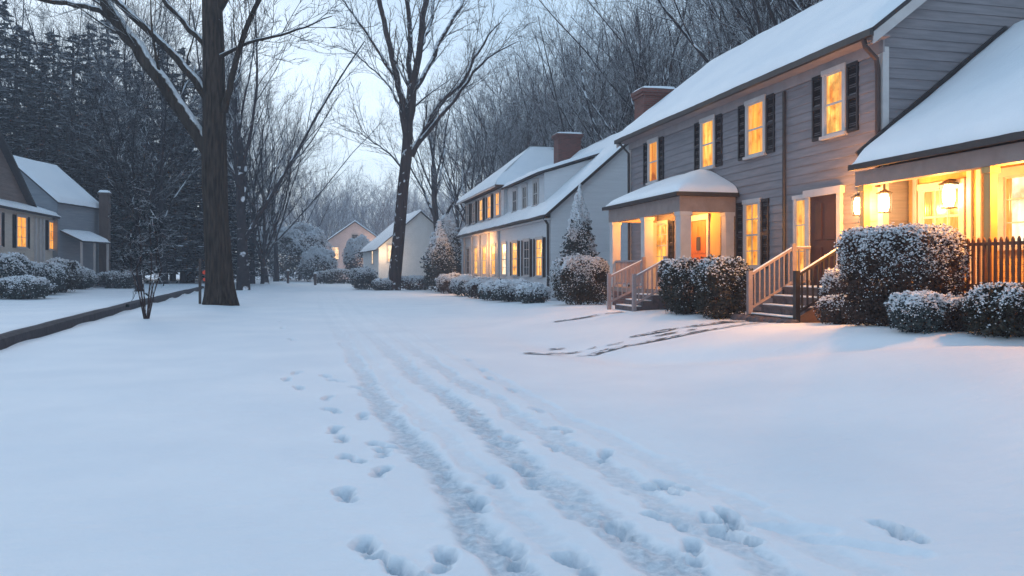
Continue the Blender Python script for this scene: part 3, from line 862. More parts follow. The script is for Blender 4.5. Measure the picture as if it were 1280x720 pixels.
# porch front railings between columns
for (a, b2) in ((PA+.42, 20.05), (21.62, PB-.4)):
    pf = MB(); pf.bar((9.2, a, 1.84), (9.2, b2, 1.84), .06, .05); pf.bar((9.2, a, 1.14), (9.2, b2, 1.14), .05, .05)
    n = int((b2 - a) / .12)
    for i in range(n + 1):
        y = a + (b2 - a) * i / n; pf.box(9.185, 9.215, y-.015, y+.015, 1.14, 1.84)
    pf.build('railing', RAILP, house)

# side wing with its porch
GY0 = 3.0                 # near end of the wing, out of frame
wingX = 11.25
EXW, EZW, RXW, RZW = 9.96, 3.62, 13.6, 6.35
sw_ = (RZW - EZW) / (RXW - EXW)
w = MB(); w.box(wingX+.01, 16.9, GY0, Y0-.04, -.2, 3.55)
w.add([(wingX+.01, GY0, 3.55), (17.0, GY0, 3.55), (RXW, GY0, 6.2)], [(0, 1, 2), (2, 1, 0)])
clap(w, fT(0, 0, wingX), -(Y0-.04), -GY0, 1.2, 3.45, ex=.12, lap=.012)
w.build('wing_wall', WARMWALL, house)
MB().box(9.85, wingX, GY0, Y0-.04, 1.06, 1.2).build('wing_porch_floor', DECK, house)
MB().box(9.92, wingX-.02, GY0+.05, Y0-.06, .2, 1.055).build('wing_porch_base', BRICK, house)
r = MB(); r.slab([(EXW, GY0-.2, EZW), (EXW, Y0-.035, EZW), (RXW, Y0-.035, RZW), (RXW, GY0-.2, RZW)], .10)
r.slab([(2*RXW-EXW, Y0-.035, EZW), (2*RXW-EXW, GY0-.2, EZW), (RXW, GY0-.2, RZW), (RXW, Y0-.035, RZW)], .10)
# the eave runs on a little past the corner of the main house
wr = r.build('wing_roof', SHINGLE, house)
add_snow(wr, [(EXW+.0, GY0-.2, EZW), (EXW+.0, Y0-.045, EZW), (RXW, Y0-.045, RZW), (RXW, GY0-.2, RZW)], .19, 70, 44, 5, (1, 1, 0, 1), .25)
MB().box(EXW-.08, EXW-.004, GY0-.2, Y0-.03, 3.49, 3.60).build('wing_gutter', DARK, house)
MB().bar((EXW+.1, Y0-.06, EZW+.20), (RXW-.05, Y0-.06, RZW+.16), .05, .09).build('flashing', DARK, house)
MB().box(EXW+.06, EXW+.26, GY0, Y0-.06, 3.19, 3.47).build('wing_beam', TAUPE, house)
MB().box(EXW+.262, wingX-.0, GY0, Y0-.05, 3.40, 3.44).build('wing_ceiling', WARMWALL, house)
for yy, s in ((Y0-.2, .13), (SY(1236, 10.1), .13), (7.4, .13)):
    column(EXW+.17, yy, s, 1.2, 3.188, WARMWALL)
# picket rail of the wing porch
m = MB(); xr = 9.9
ya, yb = 6.0, 12.1
m.bar((xr, ya, 1.98), (xr, yb, 1.98), .05, .05); m.bar((xr, ya, 1.34), (xr, yb, 1.34), .05, .05)
n = int((yb - ya) / .105)
for i in range(n + 1):
    y = ya + (yb - ya) * i / n
    m.box(xr-.035, xr-.008, y-.022, y+.022, 1.16, 2.03)
    m.add([(xr-.035, y-.026, 2.03), (xr-.035, y+.026, 2.03), (xr-.008, y+.026, 2.03), (xr-.008, y-.026, 2.03), (xr-.035, y, 2.08), (xr-.008, y, 2.08)],
          [(0,1,4),(2,3,5),(0,4,5,3),(1,2,5,4)])
m.box(xr-.06, xr+.06, ya-.12, ya, 1.1, 2.16).box(xr-.06, xr+.06, yb, yb+.12, 1.1, 2.16)
m.build('picket_rail', FENCEP, house)
# windows of the wing
ya, yb = SY(1153, wingX), SY(1205, wingX)
win(house, fT((ya + yb) / 2, 2.05, wingX), (ya - yb) - .1, 1.05, GLOWY, False, (3, 2), .10)
ya, yb = SY(1256, wingX), SY(1312, wingX)
win(house, fT((ya + yb) / 2, 1.98, wingX), (ya - yb) - .05, 1.17, GLOWW, False, (2, 3), .13)
for px in (1146, 1214, 1226, 1240):
    MB(fT(SY(px, wingX), 1.2, wingX)).box(-.05, .05, .022, .06, 0, 2.15).build('wall_batten', TRIM, house)
lantern(house, 10.5, 13.98, 2.86, 1.15, (WX-.03, 13.98, 3.05), 230)
lantern(house, 10.42, 13.12, 2.86, 1.15, (10.42, 13.12, 3.40), 150)
lantern(house, wingX-.22, SY(1187, wingX-.2), 2.92, 1.35, (wingX-.02, SY(1187, wingX-.2), 3.2), 90)
warm_light((10.35, 9.8, 2.9), 250, (1, .37, .055), .12)

# ------------------------------------------------------------------ chimneys, white cape house
def chimney(parent, x0, x1, y0, y1, z0, z1, pots=True, mat=BRICK):
    m = MB(); m.box(x0, x1, y0, y1, z0, z1-.25)
    m.box(x0-.06, x1+.06, y0-.06, y1+.06, z1-.25, z1-.14).box(x0-.11, x1+.11, y0-.11, y1+.11, z1-.138, z1)
    o = m.build('chimney', mat, parent)
    q = [(x0-.1, y0-.1, z1), (x1+.1, y0-.1, z1), (x1+.1, y1+.1, z1), (x0-.1, y1+.1, z1)]
    add_snow(o, q, .10, 12, 12, 3, w=.12)
    return o
chimney(house, 11.35, 12.55, 27.0, 27.9, .2, 8.15)

cape = empty('white_cape_house', (10, 45, 0), 'white shingled house with long dormer and lit windows beyond the grey house', 'house')
CX, CA, CB = 10.0, 34.5, 58.0
ce, crx, crz = 4.05, 14.6, 8.3
csl = (crz - ce) / (crx - (CX - .3))
w = MB(); w.box(CX+.01, 19.2, CA+.01, CB-.01, -.3, 3.95)
w.add([(CX+.01, CA+.01, 3.95), (19.2, CA+.01, 3.95), (crx, CA+.01, 8.15), (CX+.01, CB-.01, 3.95), (19.2, CB-.01, 3.95), (crx, CB-.01, 8.15)], [(0, 1, 2), (3, 5, 4)])
clap(w, fT(0, 0, CX), -CB, -CA, .4, 3.9, ex=.16, lap=.012)
clap(w, nT(0, 0, CA), CX, 19.2, .4, 8.1, lambda z: max(CX, CX - .3 + (z + .18 - ce) / csl), lambda z: min(19.2, 2*crx - CX + .3 - (z + .18 - ce) / csl), ex=.16, lap=.012)
w.build('wall', SIDING_L, cape)
r = MB(); r.slab([(CX-.3, CA-.3, ce), (CX-.3, CB+.3, ce), (crx, CB+.3, crz), (crx, CA-.3, crz)], .10)
r.slab([(2*crx-CX+.3, CB+.3, ce), (2*crx-CX+.3, CA-.3, ce), (crx, CA-.3, crz), (crx, CB+.3, crz)], .10)
cr = r.build('roof', SHINGLE, cape)
add_snow(cr, [(CX-.3, CA-.28, ce), (CX-.3, CB+.28, ce), (crx, CB+.28, crz), (crx, CA-.28, crz)], .20, 70, 30, 7, (1, 1, 0, 1), .3)
add_snow(cr, [(2*crx-CX+.3, CB+.28, ce), (2*crx-CX+.3, CA-.28, ce), (crx, CA-.28, crz), (crx, CB+.28, crz)], .20, 40, 20, 8, (1, 1, 0, 1), .3)
g = MB().box(CX-.38, CX-.305, CA-.3, CB+.3, 3.90, 4.0); g.build('gutter', DARK, cape)
g = MB().bar((CX-.3, CA-.32, ce-.08), (crx, CA-.32, crz-.08), .05, .12); g.build('rake_board', DARK, cape)
MB().box(CX-.3, CX-.01, CA-.2, CB+.2, 3.80, 3.86).build('soffit', TRIM, cape)
MB().tube([(CX-.3, CA+.05, 3.9), (CX-.1, CA+.08, 3.6), (CX-.09, CA+.08, .4)], .06, 8).build('downpipe', DARK, cape)
# shed dormer
DX, DA, DB = 10.35, 36.8, 44.5
d = MB(); d.box(DX, 13.6, DA, DB, 4.3, 6.2)
d.add([(DX, DA, 6.2), (13.6, DA, 6.2), (13.6, DA, 7.2)], [(0, 1, 2)])
clap(d, fT(0, 0, DX-.003), -DB, -DA, 4.35, 6.15, ex=.16, lap=.012)
dm = d.build('dormer', SIDING_L, cape)
r = MB(); r.slab([(DX-.35, DA-.22, 6.22), (DX-.35, DB+.1, 6.22), (13.8, DB+.1, 7.45), (13.8, DA-.22, 7.45)], .10); dr = r.build('dormer_roof', SHINGLE, cape)
add_snow(dr, [(DX-.35, DA-.2, 6.22), (DX-.35, DB+.1, 6.22), (13.8, DB+.1, 7.45), (13.8, DA-.2, 7.45)], .18, 30, 20, 9, (1, 1, 0, 1), .25)
for yy in (38.2, 40.4, 42.6):
    win(cape, fT(yy, 4.75, DX-.02), .8, 1.15, DIMGLASS, False, (2, 2), .10)
# taller block at the far end with a hip roof
BX, BA, BB = 9.95, 44.7, 57.6
b = MB(); b.box(BX+.25, 19.0, BA, BB, 3.9, 6.35)
clap(b, fT(0, 0, BX+.24), -BB, -BA, 4.3, 6.3, ex=.16, lap=.012); b.build('upper_wall', SIDING_L, cape)
r = MB()
ez = 6.42
A_ = (BX-.35, BA-.3, ez); B_ = (BX-.35, BB+.4, ez); C_ = (19.4, BB+.4, ez); D_ = (19.4, BA-.3, ez)
R1 = (13.4, 51.0, 9.5); R2 = (16.5, 51.0, 9.5)
r.add([A_, B_, C_, D_, R1, R2], [(0, 1, 4), (3, 0, 4, 5), (1, 2, 5, 4), (2, 3, 5), (3, 2, 1, 0)])
br_ = r.build('upper_roof', SHINGLE, cape)
def up(p, h=.0): return (p[0], p[1], p[2] + h)
add_snow(br_, [A_, B_, R1, R1], .2, 30, 20, 10, (1, 0, 0, 0), .3)
add_snow(br_, [D_, A_, R1, R2], .2, 30, 20, 11, (1, 0, 0, 0), .3)
add_snow(br_, [B_, C_, R2, R1], .2, 30, 20, 12, (1, 0, 0, 0), .3)
MB().box(BX-.42, BX-.355, BA-.3, BB+.4, 6.28, 6.38).build('upper_gutter', TRIM, cape)
for yy in (46.2, 48.6, 51.2, 53.8, 56.2):
    win(cape, fT(yy, 4.75, BX+.2), .95, 1.35, GLOW if yy < 51 else (GLOWY if yy < 52 else DIMGLASS), yy > 48, (2, 2), .10, .4)
for i, yy in enumerate((36.3, 38.7, 41.2, 43.8, 46.6, 49.4, 52.2, 55.2)):
    win(cape, fT(yy, 1.25, CX), 1.05, 1.75, (GLOWY, DIMGLASS, GLOWY, GLOWW, GLOWY, GLOWY, GLOWY, DIMGLASS)[i], i in (0, 1, 2), (2, 4), .10, .4)
    if i >= 3:
        MB(fT(yy + 1.35, .5, CX)).box(-.12, .12, .03, .14, 0, 3.3).build('pilaster', TRIM, cape)
chimney(cape, 13.3, 14.7, 44.3, 45.2, 7.0, 9.45)
warm_light((9.1, 47.5, 2.9), 170, (1, .46, .13), .3)  # unseen light added outside the wall to widen the window glow
warm_light((9.1, 51.0, 2.9), 80, (1, .46, .13), .3)  # second added light for the same glow, no fixture

# ------------------------------------------------------------------ generic distant house
def gable_house(name, label, ox, oy, rz, L, W, eave, ridge, wall, wins, z0=0, roofover=.35, chim=None):
    """local x across the ridge (W), local y along the ridge (L); wins: (side, pos, sill, w, h, glass, shutters)"""
    h = empty(name, (ox, oy, z0), label, 'house')
    R = Matrix.Translation((ox, oy, z0)) @ Matrix.Rotation(rz, 4, 'Z')
    w = MB(R); w.box(-W/2, W/2, -L/2, L/2, -.5, eave)
    w.add([(-W/2, -L/2, eave), (W/2, -L/2, eave), (0, -L/2, ridge-.1), (-W/2, L/2, eave), (W/2, L/2, eave), (0, L/2, ridge-.1)], [(0, 1, 2), (3, 5, 4)])
    w.build('wall', wall, h)
    o = roofover; s = (ridge - eave) / (W / 2)
    for sg in (1, -1):
        q = [(sg*(W/2+o), -sg*(L/2+o), eave - s*o + .05), (sg*(W/2+o), sg*(L/2+o), eave - s*o + .05), (0, sg*(L/2+o), ridge+.05), (0, -sg*(L/2+o), ridge+.05)]
        rr = MB(R).slab(q, .12).build('roof', SHINGLE, h)
        add_snow(rr, [tuple(R @ Vector(p)) for p in q], .2, 24, 16, 3, (1, 1, 0, 1), .3)
    for side, pos, sill, ww, hh, gl, shu in wins:
        if side == 'near': T = R @ frame((pos, -L/2, sill), (1, 0, 0), (0, -1, 0))
        elif side == 'west': T = R @ frame((-W/2, pos, sill), (0, -1, 0), (-1, 0, 0))
        else: T = R @ frame((W/2, pos, sill), (0, 1, 0), (1, 0, 0))
        win(h, T, ww, hh, gl, shu, (2, 3), .10, .4)
    return h, R

# white gabled house seen end-on behind the street tree
g1, R1_ = gable_house('white_gabled_house', 'pale gabled house with one lit window behind the tree in the verge', 9.4, 88.5, math.radians(4), 13, 8.6, 3.9, 7.6, SIDING_W,
    [('near', -2.9, 2.4, 1.0, 1.7, GLOWF, False), ('near', 2.6, 5.0, .6, .6, DIMGLASS, False), ('west', -2, 2.2, 1.0, 1.5, GLOWF, False)], -.1)
MB(R1_).box(1.0, 4.2, -8.3, -6.6, 0, 2.1).build('side_shed', SIDING_B, g1)
g2, R2_ = gable_house('pink_house', 'hazy pink house with two glowing windows closing the end of the street', 5.2, 125, math.radians(-6), 9, 9.5, 5.2, 8.6, SIDING_P,
    [('near', 2.9, 2.7, 1.3, 2.2, GLOWF, False), ('near', -2.9, 3.0, 1.1, 1.8, GLOWF, False), ('near', 0, 5.6, .9, 1.1, DIMGLASS, False)], 0)
warm_light((7.6, 116.5, 3.5), 600, (1, .62, .36), .3)  # unseen light added to raise the glow at the pink house
warm_light((6.0, 80.5, 3.2), 120, (1, .66, .36), .3)  # another added light, for the glow at the pale gabled house

# left side of the street: brown gabled house with a lit enclosed porch
bh = empty('brown_gabled_house', (-18, 45, .3), 'brown gabled house with lit amber windows in its low front room at left', 'house')
def lT(y, z, x): return frame((x, y, z), (0, 1, 0), (1, 0, 0))
w = MB(); w.box(-26, -16.5, 36.5, 51.2, 0, 5.2)
w.add([(-16.5, 36.5, 5.2), (-16.5, 51.2, 5.2), (-16.5, 44, 10.0), (-26, 36.5, 5.2), (-26, 51.2, 5.2), (-26, 44, 10.0)], [(0, 1, 2), (3, 5, 4)])
clap(w, lT(0, 0, -16.49), 36.5, 51.2, 4.4, 9.9, lambda z: max(36.5, 44 - (10.0 - z) / .655), lambda z: min(51.2, 44 + (10.0 - z) / .655), ex=.2)
w.build('wall', BROWNWALL, bh)
for sg in (-1, 1):
    q = [(-16.1, 44 + sg*7.7, 4.95), (-26.4, 44 + sg*7.7, 4.95), (-26.4, 44, 10.1), (-16.1, 44, 10.1)]
    if sg < 0: q = [q[1], q[0], q[3], q[2]]
    rr = MB().slab(q, .14).build('roof', SHINGLE, bh)
    add_snow(rr, q, .2, 24, 20, 5, (1, 1, 0, 1), .3)
w = MB(); w.box(-16.45, -15.8, 38, 53.8, 0, 4.75); w.box(-22, -16.52, 51.22, 53.8, 0, 4.75)
w.build('front_room', SIDING_C, bh)
q = [(-15.45, 37.8, 4.75), (-15.45, 54.2, 4.75), (-16.9, 54.2, 5.3), (-16.9, 37.8, 5.3)]
rr = MB().slab(q, .14).build('front_room_roof', SHINGLE, bh); add_snow(rr, q, .16, 40, 10, 6, (1, 1, 0, 1), .2)
for i, (yy, gl) in enumerate(((44.2, GLOW), (47.9, GLOW), (52.8, GLOW))):
    win(bh, lT(yy, 2.75, -15.8), (1.5, 1.35, .95)[i], 1.65, gl, True, (2, 3), .1, .42)
for yy in (50.0, 50.7, 51.3):
    MB(lT(yy, .5, -15.8)).box(-.12, .12, 0, .1, 0, 4.0).build('pilaster', TRIM, bh)

# small blue-grey house with its tall chimney
cx_, cy_ = P(72, 48)
RZL = -math.radians(12)
RL = Matrix.Translation((cx_, cy_, .3)) @ Matrix.Rotation(-YAW, 4, 'Z')     # local x = to the right of the view of that corner, local y = away along its eave
bl = empty('blue_grey_house', (cx_, cy_, .3), 'small blue-grey house with steep white roof and brown chimney stack at left', 'house')
w = MB(RL); w.box(-5.8, 0, 0, 4.9, -.3, 5.35)
w.add([(-5.8, 0, 5.35), (0, 0, 5.35), (-2.9, 0, 7.85), (-5.8, 4.9, 5.35), (0, 4.9, 5.35), (-2.9, 4.9, 7.85)], [(0, 1, 2), (3, 5, 4)])
clap(w, RL @ frame((0, -.002, 0), (1, 0, 0), (0, -1, 0)), -5.8, 0, 0, 7.8, lambda z: max(-5.8, -2.9 - (7.85 - z) / .862), lambda z: min(0, -2.9 + (7.85 - z) / .862), ex=.18)
clap(w, RL @ frame((.002, 0, 0), (0, 1, 0), (1, 0, 0)), 0, 4.9, 0, 5.3, ex=.18)
w.build('wall', SIDING_B, bl)
for sg in (-1, 1):
    q = [(-2.9 + sg*3.1, -.3 if sg > 0 else 5.2, 5.3), (-2.9 + sg*3.1, 5.2 if sg > 0 else -.3, 5.3), (-2.9, 5.2 if sg > 0 else -.3, 8.0), (-2.9, -.3 if sg > 0 else 5.2, 8.0)]
    rr = MB(RL).slab(q, .1).build('roof', SHINGLE, bl)
    add_snow(rr, [tuple(RL @ Vector(p)) for p in q], .18, 24, 20, 4, (1, 1, 0, 1), .25)
q = [(1.4, .2, 3.0), (1.4, 3.6, 3.0), (.02, 3.6, 3.65), (.02, .2, 3.65)]
rr = MB(RL).slab(q, .1).build('lean_to_roof', SHINGLE, bl); add_snow(rr, [tuple(RL @ Vector(p)) for p in q], .14, 16, 10, 4, w=.15)
m = MB(RL); m.box(1.2, 1.3, .3, .4, 0, 2.95).box(1.2, 1.3, 3.4, 3.5, 0, 2.95).box(1.2, 1.3, 1.8, 1.9, 0, 2.95); m.build('lean_to_post', TRIM, bl)
cxl, cyl = P(131, 52.5)
chb = MB().box(cxl-.28, cxl+.28, cyl-.3, cyl+.3, 0, 6.45).box(cxl-.34, cxl+.34, cyl-.36, cyl+.36, 6.452, 6.6)
co_ = chb.build('chimney', POSTW, bl)
add_snow(co_, [(cxl-.33, cyl-.35, 6.6), (cxl+.33, cyl-.35, 6.6), (cxl+.33, cyl+.35, 6.6), (cxl-.33, cyl+.35, 6.6)], .16, 8, 8, 1, w=.12)

# ------------------------------------------------------------------ trees
class TubeSet:
    def __init__(s): s.g = {}
    def add(s, pts, rad, n):
        s.g.setdefault((len(pts), n), []).append((pts, rad))
    def arrays(s):
        VV = []; FF = []; off = 0
        for (k, n), L in s.g.items():
            Pn = np.array([l[0] for l in L], float); R = np.array([l[1] for l in L], float)
            T = np.gradient(Pn, axis=1); T /= (np.linalg.norm(T, axis=2, keepdims=True) + 1e-9)
            mean = T.mean(1, keepdims=True)
            ref = np.where(np.abs(mean[..., 2:3]) < .8, np.array([0, 0, 1.0]), np.array([1.0, 0, 0]))
            A = np.cross(T, ref); A /= (np.linalg.norm(A, axis=2, keepdims=True) + 1e-9); B = np.cross(A, T)
            ang = np.arange(n) * 2 * np.pi / n
            ring = Pn[:, :, None, :] + R[:, :, None, None] * (A[:, :, None, :] * np.cos(ang)[None, None, :, None] + B[:, :, None, :] * np.sin(ang)[None, None, :, None])
            m = len(L); VV.append(ring.reshape(-1, 3))
            idx = off + np.arange(m * k * n).reshape(m, k, n)
            a = idx[:, :-1, :]; b = idx[:, 1:, :]
            F = np.stack([a, np.roll(a, -1, 2), np.roll(b, -1, 2), b], -1).reshape(-1, 4)
            FF.append(F); off += m * k * n
        return np.concatenate(VV), np.concatenate(FF)

def unit(v): return v / (np.linalg.norm(v) + 1e-9)

def grow(ts, rs, p, d, L, r, lvl, maxl, cfg):
    """one branch and everything on it"""
    k = cfg['seg'][min(lvl, len(cfg['seg']) - 1)]
    step = L / k
    pts = [p]; dirs = [d]
    wob = cfg['wob']; trop = cfg['trop']
    for i in range(k):
        d = unit(d + rs.normal(0, wob, 3) + np.array([0, 0, trop * (1 if lvl > 0 else 0)]))
        p = p + d * step; pts.append(p); dirs.append(d)
    tip = cfg.get('tip', .25)
    rad = [r * (1 - (1 - tip) * (i / k)) for i in range(k + 1)]
    ts.add(pts, rad, 8 if r > .12 else (5 if r > .04 else 3))
    if lvl >= maxl: return
    nch = cfg['n'][lvl]
    sp = cfg['spread'][lvl]
    for c in range(nch):
        t = cfg['t0'][lvl] + (1 - cfg['t0'][lvl]) * ((c + rs.rand() * .9) / nch)
        t = min(t, .985); f = t * k; i = int(f); fr = f - i
        q = pts[i] * (1 - fr) + pts[i + 1] * fr; dd = dirs[i]
        ax = unit(np.cross(dd, rs.normal(0, 1, 3)))
        a = math.radians(sp * rs.uniform(.65, 1.25))
        nd = unit(dd * math.cos(a) + ax * math.sin(a))
        if nd[2] < -.15: nd[2] *= -.3; nd = unit(nd)
        cl_ = L * cfg['len'][lvl] * rs.uniform(.65, 1.15) * (1.05 - .45 * t)
        cr_ = max(cfg['rmin'], (rad[i] * cfg['rr'][lvl]) * rs.uniform(.6, 1.0))
        grow(ts, rs, q, nd, cl_, cr_, lvl + 1, maxl, cfg)

def tree_mesh(seed, H, r0, cfg, maxl=4, lean=(0, 0)):
    rs = np.random.RandomState(seed)
    ts = TubeSet(); tk = TubeSet()
    k = 8; trunkH = H * cfg['trunk']
    p = np.zeros(3); d = unit(np.array([lean[0], lean[1], 1.0])); pts = [p - [0, 0, .3]]; rad = [r0 * 1.25]
    dirs = [d]
    for i in range(k):
        d = unit(d + rs.normal(0, .03, 3)); p = p + d * trunkH / k; pts.append(p); rad.append(r0 * (1 - .45 * (i + 1) / k)); dirs.append(d)
    rad[1] = r0 * 1.02
    tk.add(pts, rad, 10)
    for c in range(cfg['limbs']):
        t = cfg['limb0'] + (1 - cfg['limb0']) * (c / max(1, cfg['limbs'] - 1)); f = min(t, .999) * k; i = int(f)
        q = pts[i] * (1 - (f - i)) + pts[i + 1] * (f - i)
        az = c * 2.4 + rs.uniform(-.4, .4); a = math.radians(cfg['la'] * rs.uniform(.6, 1.3))
        if c == cfg['limbs'] - 1: a *= .2
        nd = np.array([math.cos(az) * math.sin(a), math.sin(az) * math.sin(a), math.cos(a)])
        grow(ts, rs, q, nd, (H - q[2]) * rs.uniform(.72, 1.0) * cfg.get('ll', 1), rad[i] * .55 * rs.uniform(.7, 1), 1, maxl, cfg)
    return tk.arrays(), ts.arrays()

CFG_DENSE = dict(seg=[6, 7, 5, 4, 3], wob=.09, trop=.05, n=[0, 9, 7, 6, 0], spread=[0, 38, 42, 45], t0=[0, .18, .15, .1], len=[0, .48, .5, .5], rr=[0, .5, .5, .55], rmin=.010, trunk=.42, limbs=9, limb0=.45, la=34)
CFG_VASE = dict(seg=[6, 8, 6, 4, 3], wob=.075, trop=.09, n=[0, 9, 7, 5, 0], spread=[0, 30, 34, 38], t0=[0, .15, .12, .1], len=[0, .48, .46, .5], rr=[0, .5, .5, .55], rmin=.012, trunk=.2, limbs=9, limb0=.7, la=32, ll=.95)
CFG_FAR = dict(seg=[4, 5, 4, 3], wob=.10, trop=.05, n=[0, 9, 8, 0], spread=[0, 36, 42, 45], t0=[0, .12, .1, .1], len=[0, .48, .5, .5], rr=[0, .5, .5, .55], rmin=.022, trunk=.35, limbs=8, limb0=.4, la=34)

variants = []
for sd_, H_ in ((3, 22), (5, 25), (8, 20), (13, 24)):
    (tv, tf), (cv, cf) = tree_mesh(sd_, H_, .30, CFG_DENSE)
    variants.append(((tv, tf), (cv, cf)))

def plant_proto(name, arrs, mt, mc, x, y, z, rz, s, label, group):
    root = empty(name, (x, y, z), label, 'tree', group); root.rotation_euler.z = rz; root.scale = (s, s, s)
    (tv, tf), (cv, cf) = arrs
    a = mesh_from('trunk', tv, tf, mt, None, True); a.parent = root
    b_ = mesh_from('crown', cv, cf, mc, None, True); b_.parent = root
    return root

def replant(proto, x, y, z, rz, s, label, group, sz=None):
    r = proto.copy(); COL.objects.link(r); r.location = (x, y, z); r.rotation_euler.z = rz; r.scale = (s, s, sz or s)
    r['label'] = label; r['group'] = group
    for ch in list(proto.children):
        c = ch.copy(); COL.objects.link(c); c.parent = r
    return r

protos = {}
def bare(v, dark, x, y, s, label, group, z=None):
    key = (v, dark)
    zz = gz(x, y) if z is None else z
    rz = rnd.uniform(0, 6.28)
    if key not in protos:
        protos[key] = plant_proto('bare_tree', variants[v], TWIGD if dark else TWIG, TWIGD if dark else TWIG, x, y, zz, rz, s, label, group)
        return protos[key]
    return replant(protos[key], x, y, zz, rz, s, label, group)

# wood behind the houses on the right: tall bare trees, several rows deep
rw = random.Random(5)
rows = []
for row, (xb, n, s0) in enumerate(((20.5, 13, .92), (25, 15, 1.05), (31, 15, 1.2), (39, 14, 1.3))):
    for i in range(n):
        y = 22 + i * 5.9 + rw.uniform(-2.2, 2.2) + row * 3
        rows.append((xb + rw.uniform(-2, 2.2) - max(0, (y - 70)) * .12, y, s0 * rw.uniform(.85, 1.15), row))
LB = 'tall bare tree powdered with snow in the wood behind the houses on the right'
for i, (x, y, s, row) in enumerate(rows):
    dpt = y * math.cos(YAW) + x * math.sin(YAW); px_ = 403 + 1022.9 * x / dpt
    where = ('rising above the ridge of the grey house', 'between the two brick chimneys, behind the white shingled house', 'beyond the far end of the white shingled house')[0 if px_ > 830 else (1 if px_ > 700 else 2)]
    size = 'huge' if s > 1.25 else ('tall' if s > 1.0 else 'slender')
    bare(i % 4, False, x, y, s, size + ' bare snow-flecked tree ' + where, size + ' bare trees ' + where)

# ---- conifers on the left
def conifer_mesh(seed, H, R, density=1.0, snowp=.34):
    rs = np.random.RandomState(seed)
    Vn = []; Vs = []
    ts = TubeSet()
    ts.add([np.array([0, 0, -.3]), np.array([0, 0, H * .5]), np.array([0, 0, H])], [H * .016, H * .011, .03], 7)
    z = H * .06
    while z < H * .98:
        f = 1 - z / H
        rad = R * (f ** .8) * rs.uniform(.85, 1.1) + .15
        nb = int(max(5, 9 * density * (.5 + f)))
        for b in range(nb):
            az = rs.uniform(0, 6.283); Lb = rad * rs.uniform(.7, 1.1)
            dirh = np.array([math.cos(az), math.sin(az), 0]); side = np.array([-dirh[1], dirh[0], 0])
            droop = rs.uniform(.10, .32); z0 = z + rs.uniform(-.25, .25)
            npt = int(max(6, Lb * 9 * density))
            t = rs.rand(npt) ** .7
            wd = Lb * .26 * (1 - t * .6)
            off = rs.uniform(-1, 1, npt) * wd
            base = np.array([0, 0, z0]) + dirh * (t * Lb)[:, None] + side * off[:, None]
            base[:, 2] += Lb * (.12 * t - droop * t ** 2) - np.abs(off) * .15 + rs.normal(0, .03, npt)
            sz = rs.uniform(.10, .22, npt) * (1 + H / 30)
            ax = dirh[None] * rs.uniform(.7, 1, npt)[:, None] + side[None] * (np.sign(off) * rs.uniform(.2, .8, npt))[:, None] + np.array([0, 0, 1]) * rs.normal(-.15, .25, npt)[:, None]
            ax /= np.linalg.norm(ax, axis=1, keepdims=True)
            up_ = np.array([0, 0, 1.0]) + rs.normal(0, .45, (npt, 3)); rt = np.cross(ax, up_); rt /= np.linalg.norm(rt, axis=1, keepdims=True)
            q = np.stack([base - ax * sz[:, None] - rt * (sz * .15)[:, None], base - rt * (sz * .42)[:, None], base + ax * sz[:, None] * 1.2, base + rt * (sz * .42)[:, None]], 1)
            Vn.append(q)
            msk = rs.rand(npt) < snowp
            if msk.any():
                k = msk.sum(); s2 = rs.uniform(.06, .22, (k, 1)) * (1 + H / 40)
                bb = base[msk] + np.array([0, 0, .05]); sd2 = side[None] * s2 * rs.uniform(.7, 1.6, (k, 1)); fw = dirh[None] * s2 * rs.uniform(.5, 1.2, (k, 1))
                jz = rs.normal(0, .02, (4, k, 1)) * np.array([0, 0, 1])
                Vs.append(np.stack([bb - sd2 + jz[0] - [0, 0, .02], bb - fw + jz[1], bb + sd2 + jz[2] - [0, 0, .02], bb + fw + jz[3] - [0, 0, .03]], 1))
        z += H * .024 * rs.uniform(.8, 1.3) / density ** .3
    Vn = np.concatenate(Vn).reshape(-1, 3); Vs = np.concatenate(Vs).reshape(-1, 3)
    return ts.arrays(), (Vn, np.arange(len(Vn)).reshape(-1, 4)), (Vs, np.arange(len(Vs)).reshape(-1, 4))

con_proto = {}
con_mesh = {}
def conifer(v, x, y, s, label, group=None, z=None, H=17, R=3.6, name='conifer_tree', dens=1.0, sz=None):
    zz = gz(x, y) if z is None else z
    rz = rnd.uniform(0, 6.28)
    if v in con_proto:
        return replant(con_proto[v], x, y, zz, rz, s, label, group, sz) if group else replant(con_proto[v], x, y, zz, rz, s, label, 'evergreens', sz)
    tk, nd, sn_ = conifer_mesh(100 + v, H, R, dens, .75 if dens > 2 else .34)
    root = empty(name, (x, y, zz), label, 'tree', group); root.rotation_euler.z = rz; root.scale = (s, s, sz or s)
    for nm, ar, mt in (('trunk', tk, TWIGD), ('crown', nd, LEAFBL if dens > 2 else NEEDLE), ('snow_load', sn_, SNOWC)):
        o = mesh_from(nm, ar[0], ar[1], mt); o.parent = root
    con_proto[v] = root
    return root
rc = random.Random(9)
LC = 'tall dark evergreen with snow lying on its boughs behind the left-hand houses'
for i in range(20):
    row = i // 10; k = i % 10
    px = -60 + k * 37 + row * 16 + rc.uniform(-8, 8); D = 60 + row * 12 + rc.uniform(-4, 4) + k * 1.2
    x, y = P(px, D)
    where = 'behind the brown gabled house' if px < 40 else ('behind the blue-grey house and its chimney' if px < 150 else ('behind the sapling and slender black tree' if px < 235 else 'behind the huge trunk'))
    rank = 'front-rank' if row == 0 else 'taller back-rank'
    conifer(i % 3, x, y, rc.uniform(.95, 1.3) * (1.0 + .22 * row), rank + ' dark evergreen with snowy boughs ' + where, rank + ' evergreens ' + where)
